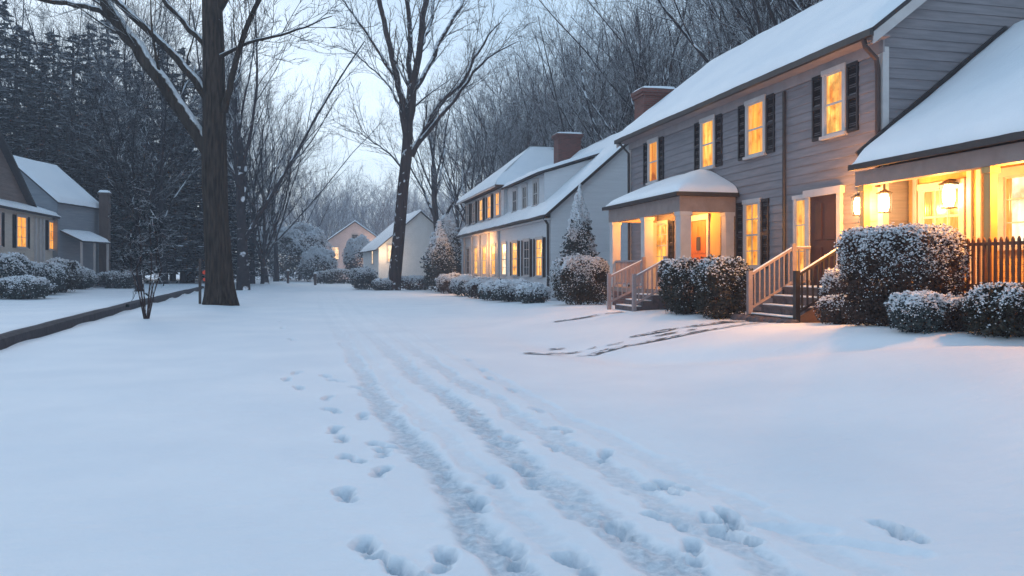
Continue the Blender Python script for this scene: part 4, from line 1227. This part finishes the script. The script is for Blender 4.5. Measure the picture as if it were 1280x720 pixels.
# bare trees mixed in and above them on the left
for i, (px, D, s) in enumerate(((20, 74, 1.25), (95, 66, 1.0), (150, 82, 1.2), (205, 64, 1.05), (238, 70, 1.0), (-20, 76, 1.3), (60, 82, 1.35), (175, 88, 1.4), (315, 78, .9), (345, 96, 1.0), (300, 105, 1.15), (375, 120, .8), (282, 86, 1.1), (120, 88, 1.35))):
    x, y = P(px, D)
    bare(i % 4, True, x, y, s, ('dark bare tree among the evergreens, above the brown gabled house' if px < 40 else 'dark bare tree among the evergreens, above the blue-grey house' if px < 130 else 'dark bare tree among the evergreens, left of the huge trunk') if i < 8 or i == 13 else 'bare tree in the haze between the huge trunk and the vase-shaped tree' if px < 325 else 'bare tree in the haze right of the vase-shaped tree',
         'dark bare trees on the left' if i < 8 or i == 13 else 'bare trees in the haze on the left of the street')

# far wood closing the street
def far_wood():
    tsA = TubeSet(); rs0 = np.random.RandomState(77)
    VV = []; FF = []; off = 0
    spots = []
    for i in range(60):
        px = 300 + i * 6.5 + rs0.uniform(-8, 8); D = rs0.uniform(118, 180)
        spots.append((px, D, rs0.uniform(13, 20) * D / 140))
    for i, (px, D, H_) in enumerate(spots):
        x, y = P(px, D)
        (tv, tf), (cv, cf) = tree_mesh(200 + i, H_, .25, CFG_FAR, 3)
        for v_, f_ in ((tv, tf), (cv, cf)):
            VV.append(v_ + np.array([x, y, -.2])); FF.append(f_ + off); off += len(v_)
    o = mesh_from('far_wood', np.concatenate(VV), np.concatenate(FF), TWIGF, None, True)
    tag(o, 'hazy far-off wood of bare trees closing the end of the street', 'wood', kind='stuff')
far_wood()

# ---- the big tree by the verge, limbs laid out as they grow
def big_tree():
    D0 = 33.0
    bx, by = P(275, D0)
    root = empty('big_street_tree', (bx, by, gz(bx, by)), 'huge dark tree trunk with snow-lined limbs reaching left, beside the street', 'tree')
    def W(px, py, dd=0.0):
        D = D0 + dd; x, y = P(px, D); return np.array([x - bx, y - by, Zat(py, D) - gz(bx, by)])
    tk = TubeSet(); ts = TubeSet(); rs = np.random.RandomState(4)
    def resample(pts, rad, n):
        pts = np.array(pts); L = np.concatenate([[0], np.cumsum(np.linalg.norm(np.diff(pts, axis=0), axis=1))])
        t = np.linspace(0, L[-1], n); c = np.stack([np.interp(t, L, pts[:, i]) for i in range(3)], 1)
        for _ in range(2): c[1:-1] = (c[:-2] + 2 * c[1:-1] + c[2:]) / 4
        return c, np.interp(t, L, rad)
    trunk, tr = resample([W(275, 388), W(275, 372), W(274, 350), W(270, 280), W(268, 200), W(268, 120), W(266, 40), W(263, -60), W(266, -160), W(270, -300)],
                         [.74, .62, .54, .49, .49, .44, .41, .36, .28, .12], 40)
    # fluted trunk with buttress and bark ridges
    n = 36; k = len(trunk)
    V = []
    for i in range(k):
        for j in range(n):
            a = 2 * math.pi * j / n
            hz = trunk[i][2]
            fl = 1 + .07 * math.sin(a * 5 + .6) * math.exp(-max(hz, 0) / 1.2) + .045 * math.sin(a * 9 + hz * .5) + .05 * float(vnoise(np.array([j * .9]), np.array([hz * .8]), 14)[0])
            V.append((trunk[i][0] + math.cos(a) * tr[i] * fl, trunk[i][1] + math.sin(a) * tr[i] * fl, hz))
    F = [(i*n+j, i*n+(j+1)%n, (i+1)*n+(j+1)%n, (i+1)*n+j) for i in range(k-1) for j in range(n)]
    t_ = mesh_from('trunk', V, F, BARK, None, True); t_.parent = root
    cfg = dict(seg=[6, 6, 5, 4, 3], wob=.09, trop=.04, n=[0, 6, 6, 5, 0], spread=[0, 40, 42, 45], t0=[0, .2, .15, .1], len=[0, .5, .5, .5], rr=[0, .5, .5, .55], rmin=.012)
    limbs = [
        ([W(262, 190), W(246, 165), W(213, 117), W(180, 73), W(147, 27), W(118, -20), W(60, -80), W(0, -120)], [.34, .30, .29, .29, .27, .24, .16, .08]),
        ([W(262, 125), W(250, 106), W(213, 63), W(173, 27), W(140, -4), W(90, -50), W(60, -110)], [.22, .19, .16, .15, .14, .11, .06]),
        ([W(142, 24), W(126, 13), W(95, 5), W(53, 0), W(10, -12, -1), W(-40, -20, -2)], [.16, .13, .11, .10, .07, .04]),
        ([W(262, 60), W(246, 46), W(228, 25), W(207, 2), W(180, -40), W(160, -90)], [.15, .12, .11, .10, .08, .04]),
        ([W(280, 140, -.2), W(288, 100, -.5), W(302, 50, -1), W(324, -2, -1.4), W(350, -60, -2)], [.16, .12, .11, .09, .05]),
        ([W(276, 70, -.2), W(296, 57, -.6), W(330, 50, -1.2), W(363, 40, -1.8), (W(415, 20, -2.2))], [.10, .07, .06, .045, .02]),
        ([W(272, 10), W(300, -40), W(350, -110), W(400, -170)], [.24, .20, .15, .08]),
        ([W(262, -40), W(220, -120), W(180, -220)], [.22, .18, .08]),
    ]
    for pts, rad in limbs:
        m_ = max(10, int(len(pts) * 3)); c, r_ = resample(pts, rad, m_)
        c[1:-1] += rs.normal(0, .03, c[1:-1].shape)
        ts.add([q for q in c], list(r_), 9)
        nb = 9
        for b in range(nb):
            f = .18 + .8 * b / nb; i = int(f * (m_ - 1)); dd = unit(c[min(i + 1, m_ - 1)] - c[i - 1])
            ax = unit(np.cross(dd, rs.normal(0, 1, 3))); a = math.radians(rs.uniform(30, 55)); nd = unit(dd * math.cos(a) + ax * math.sin(a) + [0, 0, .2])
            grow(ts, rs, c[i], nd, rs.uniform(1.8, 3.6), max(.02, r_[i] * .25), 2, 4, cfg)
    cv, cf = ts.arrays(); o = mesh_from('crown', cv, cf, BARKL, None, True); o.parent = root
big_tree()

def vase_tree(name, px, D, H_, r0, seed, mat, label, cfg=CFG_VASE, over=None, z=None, maxl=4):
    x, y = P(px, D); c = dict(cfg); c.update(over or {})
    (tv, tf), (cv, cf) = tree_mesh(seed, H_, r0, c, maxl)
    root = empty(name, (x, y, gz(x, y) if z is None else z), label, 'tree')
    o = mesh_from('trunk', tv, tf, mat, None, True); o.parent = root
    o = mesh_from('crown', cv, cf, mat, None, True); o.parent = root
    return root

def centre_tree():
    D0 = 60.0; bx, by = P(491, D0); z0 = gz(bx, by)
    root = empty('bare_street_tree', (bx, by, z0), 'tall bare tree with forked upright limbs on the verge before the pale gabled house', 'tree')
    def W(px, py, dd=0.0):
        D = D0 + dd; x, y = P(px, D); return np.array([x - bx, y - by, Zat(py, D) - z0])
    ts = TubeSet(); tk = TubeSet(); rs = np.random.RandomState(14)
    def rsm(pts, rad, n):
        pts = np.array(pts); L = np.concatenate([[0], np.cumsum(np.linalg.norm(np.diff(pts, axis=0), axis=1))])
        t = np.linspace(0, L[-1], n); c = np.stack([np.interp(t, L, pts[:, i]) for i in range(3)], 1)
        for _ in range(2): c[1:-1] = (c[:-2] + 2 * c[1:-1] + c[2:]) / 4
        return c, np.interp(t, L, rad)
    c, r = rsm([W(491, 366), W(493, 350), W(499, 290), W(504, 230), W(509, 190), W(510, 160)], [.62, .50, .45, .42, .41, .38], 20)
    tk.add([q for q in c], list(r), 14)
    cfg = dict(seg=[6, 6, 5, 4, 3], wob=.06, trop=.06, n=[0, 6, 6, 4, 0], spread=[0, 32, 38, 42], t0=[0, .15, .12, .1], len=[0, .5, .5, .5], rr=[0, .5, .5, .55], rmin=.016)
    limbs = [
        ([W(509, 190), W(503, 130), W(490, 80), W(478, 35), W(470, -10), W(460, -80)], [.34, .26, .22, .19, .16, .06]),
        ([W(510, 170), W(514, 130), W(520, 80), W(527, 30), W(530, -20), W(530, -100)], [.36, .28, .25, .22, .18, .06]),
        ([W(508, 165), W(512, 110), W(514, 60), W(512, 0), W(505, -80)], [.26, .22, .2, .17, .06]),
        ([W(514, 195), W(530, 165), W(548, 128), W(578, 105), W(600, 60), W(628, 25)], [.26, .22, .19, .15, .10, .04]),
        ([W(516, 185), W(545, 155), W(570, 125), W(590, 88), W(640, 60)], [.2, .16, .13, .10, .03]),
        ([W(520, 110), W(538, 80), W(555, 40), W(580, 0), W(600, -50)], [.2, .17, .15, .12, .04]),
        ([W(492, 95), W(474, 65), W(455, 35), W(435, 10), W(410, -20)], [.13, .1, .09, .07, .03]),
        ([W(503, 140), W(490, 110), W(470, 85), W(445, 62), W(420, 50)], [.10, .08, .06, .05, .02]),
        ([W(505, 215), W(490, 195), W(465, 180), W(440, 165)], [.09, .07, .05, .02]),
        ([W(525, 60), W(536, 35), W(545, 5), W(552, -40)], [.15, .12, .1, .05]),
    ]
    for pts, rad in limbs:
        m_ = len(pts) * 3; c, r_ = rsm(pts, rad, m_); c[1:-1] += rs.normal(0, .05, c[1:-1].shape)
        c[:, 1] += np.linspace(0, rs.uniform(-3, 3), m_)
        ts.add([q for q in c], list(r_), 7)
        for b in range(11):
            f = .15 + .83 * b / 11; i = int(f * (m_ - 1)); dd = unit(c[min(i + 1, m_ - 1)] - c[i - 1])
            ax = unit(np.cross(dd, rs.normal(0, 1, 3))); a = math.radians(rs.uniform(22, 45)); nd = unit(dd * math.cos(a) + ax * math.sin(a) + [0, 0, .15])
            grow(ts, rs, c[i], nd, rs.uniform(2.5, 5.0), max(.03, r_[i] * .3), 2, 4, cfg)
    for nm, s in (('trunk', tk), ('crown', ts)):
        v, f = s.arrays(); o = mesh_from(nm, v, f, BARKC, None, True); o.parent = root
centre_tree()
vase_tree('vase_shaped_tree', 331, 78, 17.5, .42, 31, TWIG, 'vase-shaped bare tree with snow-lined upright twigs right of the huge trunk', z=-.05, over=dict(n=[0, 11, 8, 5, 0], trunk=.16))
vase_tree('slim_street_tree', 304, 56, 22, .42, 37, TWIG, 'slim snow-streaked tree standing directly behind the huge trunk', z=.0, over=dict(trunk=.5, la=22, limb0=.3))
vase_tree('slim_verge_tree', 549, 80, 20, .40, 41, TWIG, 'slim grey tree rising behind and right of the tall forked tree', z=.0, over=dict(trunk=.6, la=30, limb0=.45, limbs=8, n=[0, 8, 6, 4, 0]))
vase_tree('leaning_bare_tree', 590, 74, 17, .3, 43, TWIG, 'spreading bare tree behind the far end of the white shingled house', z=.0, over=dict(trunk=.4, la=36, n=[0, 9, 7, 4, 0]))

# multi-stem sapling by the kerb
def sapling():
    x, y = P(183, 24); z0 = gz(x, y)
    root = empty('multi_stem_sapling', (x, y, z0), 'dark multi-stemmed sapling springing from the snow beside the kerb', 'tree')
    ts = TubeSet(); tw = TubeSet(); rs = np.random.RandomState(12)
    lv = []
    for k in range(6):
        a = k * 1.05; top = np.array([math.cos(a) * .42, math.sin(a) * .42, 1.5]) ; mid = top * np.array([.5, .5, .52]); end = np.array([math.cos(a) * .35, math.sin(a) * .35, rs.uniform(2.6, 4.2)])
        pts = [np.array([math.cos(a) * .04, math.sin(a) * .04, -.1]), mid, top, (top + end) / 2 + rs.normal(0, .12, 3), end]
        ts.add(pts, [.028, .022, .018, .013, .006], 5)
        for b in range(13):
            t = rs.uniform(.35, 1); i = min(3, int(t * 4)); q = pts[i] + (pts[i + 1] - pts[i]) * (t * 4 - i if t < 1 else 1)
            d = unit(rs.normal(0, 1, 3) + [0, 0, .6]); e = q + d * rs.uniform(.35, .95)
            tw.add([q, (q + e) / 2 + rs.normal(0, .05, 3), e], [.012, .008, .004], 3)
            for c in range(5):
                w_ = q + (e - q) * rs.uniform(.3, 1); d2 = unit(rs.normal(0, 1, 3)); tw.add([w_, w_ + d2 * .15, w_ + d2 * .3 + rs.normal(0, .04, 3)], [.007, .005, .003], 3)
                lv.append(w_ + d2 * .2); lv.append(w_ + d2 * .3); lv.append(w_)
    for nm, s, m_ in (('stem', ts, BARKC), ('twigs', tw, TWIGD)):
        v, f = s.arrays(); o = mesh_from(nm, v, f, m_, None, True); o.parent = root
    lv = np.array(lv); lv = lv[nrs.rand(len(lv)) < .25]; n = len(lv); a = nrs.normal(0, .035, (n, 3)); b = nrs.normal(0, .035, (n, 3))
    q = np.stack([lv - a, lv - b, lv + a, lv + b], 1).reshape(-1, 3)
    o = mesh_from('foliage', q, np.arange(len(q)).reshape(-1, 4), NEEDLE); o.parent = root
sapling()
vase_tree('slender_dark_tree', 174, 44, 12.5, .20, 53, TWIGD, 'slender black-stemmed tree behind the sapling and the kerb', over=dict(trunk=.35, la=30, n=[0, 8, 6, 5, 0]))

# ------------------------------------------------------------------ shrubs
def shrub(name, label, x, y, w, d, h, leaf=LEAFD, n=3500, snow=.35, ls=.045, power=2.6, seed=0, group=None, z=None, cat='shrub', rz=0.0, topsnow=.6, ss=1.0, lumpy=1.0, cone=0.0):
    rs = np.random.RandomState(seed + 500)
    z0 = gz(x, y) - .03 if z is None else z
    root = empty(name, (x, y, z0), label, cat, group)
    root.rotation_euler.z = rz
    def pts(n_, lo):
        v = rs.uniform(-1, 1, (n_, 3)); v[:, 2] = np.abs(v[:, 2] + .12) * 1.0 * np.where(rs.rand(n_) < .62, 1, -1)
        s = v / ((np.abs(v) ** power).sum(1, keepdims=True) ** (1 / power) + 1e-6)
        rr = lo + (1 - lo) * rs.rand(n_, 1) ** .6
        lump = 1 + lumpy * (.10 * np.sin(s[:, :1] * 7 + seed) * np.cos(s[:, 2:3] * 6 + seed * 2) + .07 * np.sin(s[:, 1:2] * 11 + seed)) + rs.normal(0, .03, (n_, 1))
        p = s * rr * lump * np.array([w / 2, d / 2, h / 2]); p[:, 2] += h / 2
        if cone: p[:, :2] *= (1 - cone * np.clip(p[:, 2:3] / h, 0, 1)) * (1 + .10 * np.sin(p[:, 2:3] * 19) + .12 * np.sin(5 * np.arctan2(p[:, 1:2], p[:, 0:1]) + p[:, 2:3] * 3))
        nrm = s / np.linalg.norm(s, axis=1, keepdims=True)
        return p, nrm
    p, nrm = pts(n, .5)
    p = p[p[:, 2] > 0]
    n = len(p)
    a = rs.normal(0, 1, (n, 3)); a /= np.linalg.norm(a, axis=1, keepdims=True); b = np.cross(a, rs.normal(0, 1, (n, 3))); b /= np.linalg.norm(b, axis=1, keepdims=True)
    s = rs.uniform(.6, 1.4, (n, 1)) * ls
    q = np.stack([p - a * s, p - b * s * .5, p + a * s, p + b * s * .5], 1).reshape(-1, 3)
    o = mesh_from('foliage', q, np.arange(len(q)).reshape(-1, 4), leaf); o.parent = root
    # clumps of snow caught on the leaves
    m_ = int(n * snow * 3.2); p, nrm = pts(m_, .92)
    clump = .5 + .9 * np.sin(p[:, 0] * 5.3 / (ls * 22) + seed) * np.sin(p[:, 1] * 4.7 / (ls * 22) + 1.3 * seed) * np.sin(p[:, 2] * 6.1 / (ls * 22) + 2) + rs.normal(0, .25, m_)
    keep = (p[:, 2] > .04) & (clump + .5 * np.clip(nrm[:, 2], -.5, 1) > .38) & (rs.rand(m_) < (.35 + topsnow * np.clip(nrm[:, 2], -.4, 1)))
    p = p[keep] ; k = len(p)
    s = rs.uniform(.3, 1.3, (k, 1, 1)) * ls * .46 * ss * (.75 + .9 * np.clip(p[:, 2] / h, 0, 1) ** 3)[:, None, None]
    octa = np.array([[1, 0, 0], [0, 1, 0], [-1, 0, 0], [0, -1, 0], [0, 0, .7], [0, 0, -.5]], float)
    dirs = rs.normal(0, .3, (k, 6, 3))
    V = (p[:, None, :] + (octa[None] + dirs) * s).reshape(-1, 3)
    tri = np.array([[0, 1, 4], [1, 2, 4], [2, 3, 4], [3, 0, 4], [1, 0, 5], [2, 1, 5], [3, 2, 5], [0, 3, 5]])
    F = (np.arange(k)[:, None, None] * 6 + tri[None]).reshape(-1, 3)
    o = mesh_from('snow_dusting', V, F, SNOWC, None, True); o.parent = root
    ts = TubeSet()
    for i in range(14):
        e = np.array([rs.uniform(-.35, .35) * w, rs.uniform(-.35, .35) * d, h * rs.uniform(.6, .9)]); e[:2] *= (1 - cone)
        b0 = np.array([e[0] * .3, e[1] * .3, -.05]); ts.add([b0, (b0 + e) / 2 + rs.normal(0, .03, 3), e], [.02, .014, .006], 4)
    v, f = ts.arrays(); o = mesh_from('stem', v, f, TWIGD, None, True); o.parent = root
    return root

shrub('clipped_hedge', 'big clipped hedge powdered with snow in front of the lit wing porch', 9.2, 11.2, 1.3, 1.75, 1.62, LEAFB, 26000, .38, .032, 5.5, 1, cat='hedge', topsnow=.5, rz=.25, lumpy=.35)
shrub('snowy_shrub', 'small rounded shrub thick with snow at the foot of the big hedge', 8.62, 10.15, .75, .75, .60, LEAFBL, 2600, .9, .032, 2.6, 2, topsnow=.6)
shrub('sparse_shrub', 'thin brown snowy shrub between the small snowy one and the dark ball at right', 9.05, 10.0, .6, .6, .55, LEAFB, 1300, .7, .03, 2.4, 3)
shrub('ball_shrub', 'dark ball-shaped shrub before the picket railing, near the right edge of the photo', 9.25, 9.2, .95, .95, .74, LEAFD, 5000, .35, .032, 2.6, 4)
shrub('low_shrub', 'low dark shrub crouching right under the picket railing', 9.5, 10.1, .55, .7, .42, LEAFD, 1100, .5, .03, 2.4, 15)
shrub('russet_shrub', 'russet leafless-looking shrub glowing orange beside the stone steps', 9.75, 13.35, .9, .75, 1.12, LEAFB, 2600, .75, .036, 2.6, 5)
shrub('russet_shrub', 'small brown shrub below the stair rail, against the big hedge', 9.2, 12.75, .8, .8, .55, LEAFB, 1600, .45, .034, 2.6, 6)
shrub('upright_shrub', 'dark upright shrub right of the porch steps, farther of two', 8.75, 18.2, 1.15, 1.25, 1.36, LEAFD, 7500, .15, .04, 3.2, 7, 'pair of dark shrubs between the porch and the stone steps')
shrub('upright_shrub', 'dark upright shrub nearest the stone steps, snow flecks on top', 8.85, 16.55, 1.05, 1.15, 1.36, LEAFD, 7500, .17, .04, 3.2, 8, 'pair of dark shrubs between the porch and the stone steps')
shrub('dome_shrub', 'large snow-speckled dome-shaped shrub at the corner of the grey house', 9.1, 27.3, 2.15, 2.15, 1.72, LEAFD, 9000, .9, .05, 2.8, 9, topsnow=.5)
shrub('small_fir', 'small frosted fir against the gable of the white shingled house', 10.3, 31.3, 2.3, 2.3, 4.5, LEAFBL, 8000, 1.3, .07, 2.2, 19, topsnow=.5, cat='tree', cone=.85)
for i, (x, y, w_, h_, lb) in enumerate(((8.3, 31.2, 1.3, .8, 'low snowy shrub nearest the dome-shaped one'), (8.2, 34.2, 1.9, .95, 'snowy mound shrub under the first lit windows of the white shingled house'),
                                    (8.3, 37.5, 2.0, .9, 'long low snowy shrub under the middle windows of the white shingled house'), (8.4, 41.5, 2.0, 1.1, 'pinkish snowy shrub under the brightest windows of the white shingled house'),
                                    (8.3, 46.0, 2.1, 1.2, 'snowy shrub under the far windows of the white shingled house'), (8.2, 51.5, 2.0, 1.3, 'brown snowy shrub at the far corner of the white shingled house'))):
    shrub('foundation_shrub', lb, x, y, w_, w_, h_, LEAFB if i in (3, 5) else LEAFBL, 2600, 1.3, .06, 2.4, 20 + i, 'low shrubs along the white shingled house', topsnow=.7, ss=1.2)
shrub('blue_evergreen', 'tall bushy evergreen plastered with snow beyond the white shingled house', 7.9, 55, 3.0, 3.0, 4.6, LEAFBL, 7000, 1.0, .10, 2.0, 30, topsnow=.6, cat='tree', cone=.7)
shrub('blue_evergreen', 'shorter snow-plastered evergreen touching the far corner of the white shingled house', 9.2, 60.5, 3.6, 3.6, 5.6, LEAFBL, 7000, 1.0, .12, 2.0, 31, topsnow=.6, cat='tree', cone=.6)
shrub('verge_shrub', 'dark snowy shrub left of the tall forked tree', 3.1, 62.5, 2.2, 2.2, 1.7, LEAFBL, 3000, .6, .08, 2.4, 32)
shrub('verge_shrub', 'low snowy shrub at the foot of the tall forked tree', 4.4, 60.4, 1.6, 1.6, .9, LEAFBL, 1800, .8, .08, 2.4, 33)
shrub('verge_shrub', 'broad snowy shrub right of the tall forked tree', 6.9, 61.0, 2.6, 2.6, 1.1, LEAFB, 2500, .9, .08, 2.4, 34)
shrub('far_hedge', 'long low snow-topped hedge before the pink house', 2.7, 88, 6.5, 1.6, 1.5, LEAFBL, 3500, .8, .12, 4.0, 35, cat='hedge')
for i, (px, D, w_, h_, lb) in enumerate(((8, 36, 2.1, 1.9, 'tall snowy shrub before the amber windows of the brown gabled house'), (48, 38, 2.2, 1.5, 'broad snowy shrub before the pale front room of the brown gabled house'),
                                         (28, 33.5, 2.1, .95, 'low snowy shrub in front of the two taller ones at left'), (74, 41, 2.0, 1.7, 'snowy shrub below the lean-to of the blue-grey house'),
                                         (98, 45, 1.7, 1.2, 'small snowy shrub between the lean-to and the chimney stack'), (150, 50, 2.6, 1.1, 'low snowy shrub right of the tall chimney stack'))):
    x, y = P(px, D)
    shrub('snowy_shrub', lb, x, y, w_, w_, h_, LEAFBL if i != 3 else LEAFD, 3500, .55, .07, 2.4, 40 + i, topsnow=.6)

for i, (px, D, w_, h_, lb) in enumerate(((352, 100, 7, 6.5, 'frosted white bush far off, just right of the vase-shaped tree'), (376, 108, 8, 7.5, 'tall frosted bush far off, left of the pink house'),
        (398, 98, 4.5, 4.2, 'frosted bush before the left corner of the pink house'), (449, 100, 4.0, 5.5, 'frosted tree-like bush between the pink and the pale gabled house'), (330, 110, 8, 7, 'frosted white bush seen through the vase-shaped tree'))):
    x, y = P(px, D)
    shrub('frosted_bush', lb, x, y, w_, w_, h_, LEAFBL, 3600, 1.6, .16, 2.0, 60 + i, topsnow=.5, ss=1.3)

# ------------------------------------------------------------------ small things
# post with a red reflector beside the huge trunk
x, y = P(250, 33.5); z0 = gz(x, y)
pm = empty('marker_post', (x, y, z0), 'thin wooden post with red reflectors left of the huge trunk', 'post')
MB().box(x-.05, x+.05, y-.05, y+.05, z0-.2, z0+1.9).build('post', POSTW, pm)
x2, y2 = P(254.5, 33.2)
MB().box(x-.02, x2+.04, y-.03, y+.01, z0+1.30, z0+1.36).build('bracket', DARK, pm)
MB().tube([(x2, y-.06, z0+1.32), (x2, y-.02, z0+1.32)], .09, 12).build('reflector', REDL, pm)
MB().tube([(x2, y-.06, z0+1.02), (x2, y-.02, z0+1.02)], .07, 12).build('reflector', REDL, pm)
# far posts at the end of the street
for i, (px, D, h_, lb) in enumerate(((394, 78, 1.1, 'small snow-capped post in mid street distance'), (360, 84, 1.3, 'snow-capped post by the vase-shaped tree'))):
    x, y = P(px, D); z0 = gz(x, y)
    o = empty('bollard', (x, y, z0), lb, 'bollard')
    MB().tube([(x, y, z0-.1), (x, y, z0+h_)], .13, 8).build('post', POSTW, o)
    MB().tube([(x, y, z0+h_), (x, y, z0+h_+.12), (x, y, z0+h_+.2)], [.17, .15, .05], 8).build('snow_cap', MS, o, True)

# ------------------------------------------------------------------ haze
hz = MB().box(-230, 230, -40, 330, -3, 62).build('haze', None)
mh = bpy.data.materials.new('haze_air'); mh.use_nodes = True; nt = mh.node_tree; nt.nodes.clear()
out = nt.nodes.new('ShaderNodeOutputMaterial'); pv = nt.nodes.new('ShaderNodeVolumePrincipled')
pv.inputs['Color'].default_value = (.86, .90, 1.0, 1); pv.inputs['Density'].default_value = .0013; pv.inputs['Anisotropy'].default_value = .2
nt.links.new(pv.outputs['Volume'], out.inputs['Volume'])
hz.data.materials.append(mh)
tag(hz, kind='stuff', label='thin cold snow haze filling the street', cat='haze')
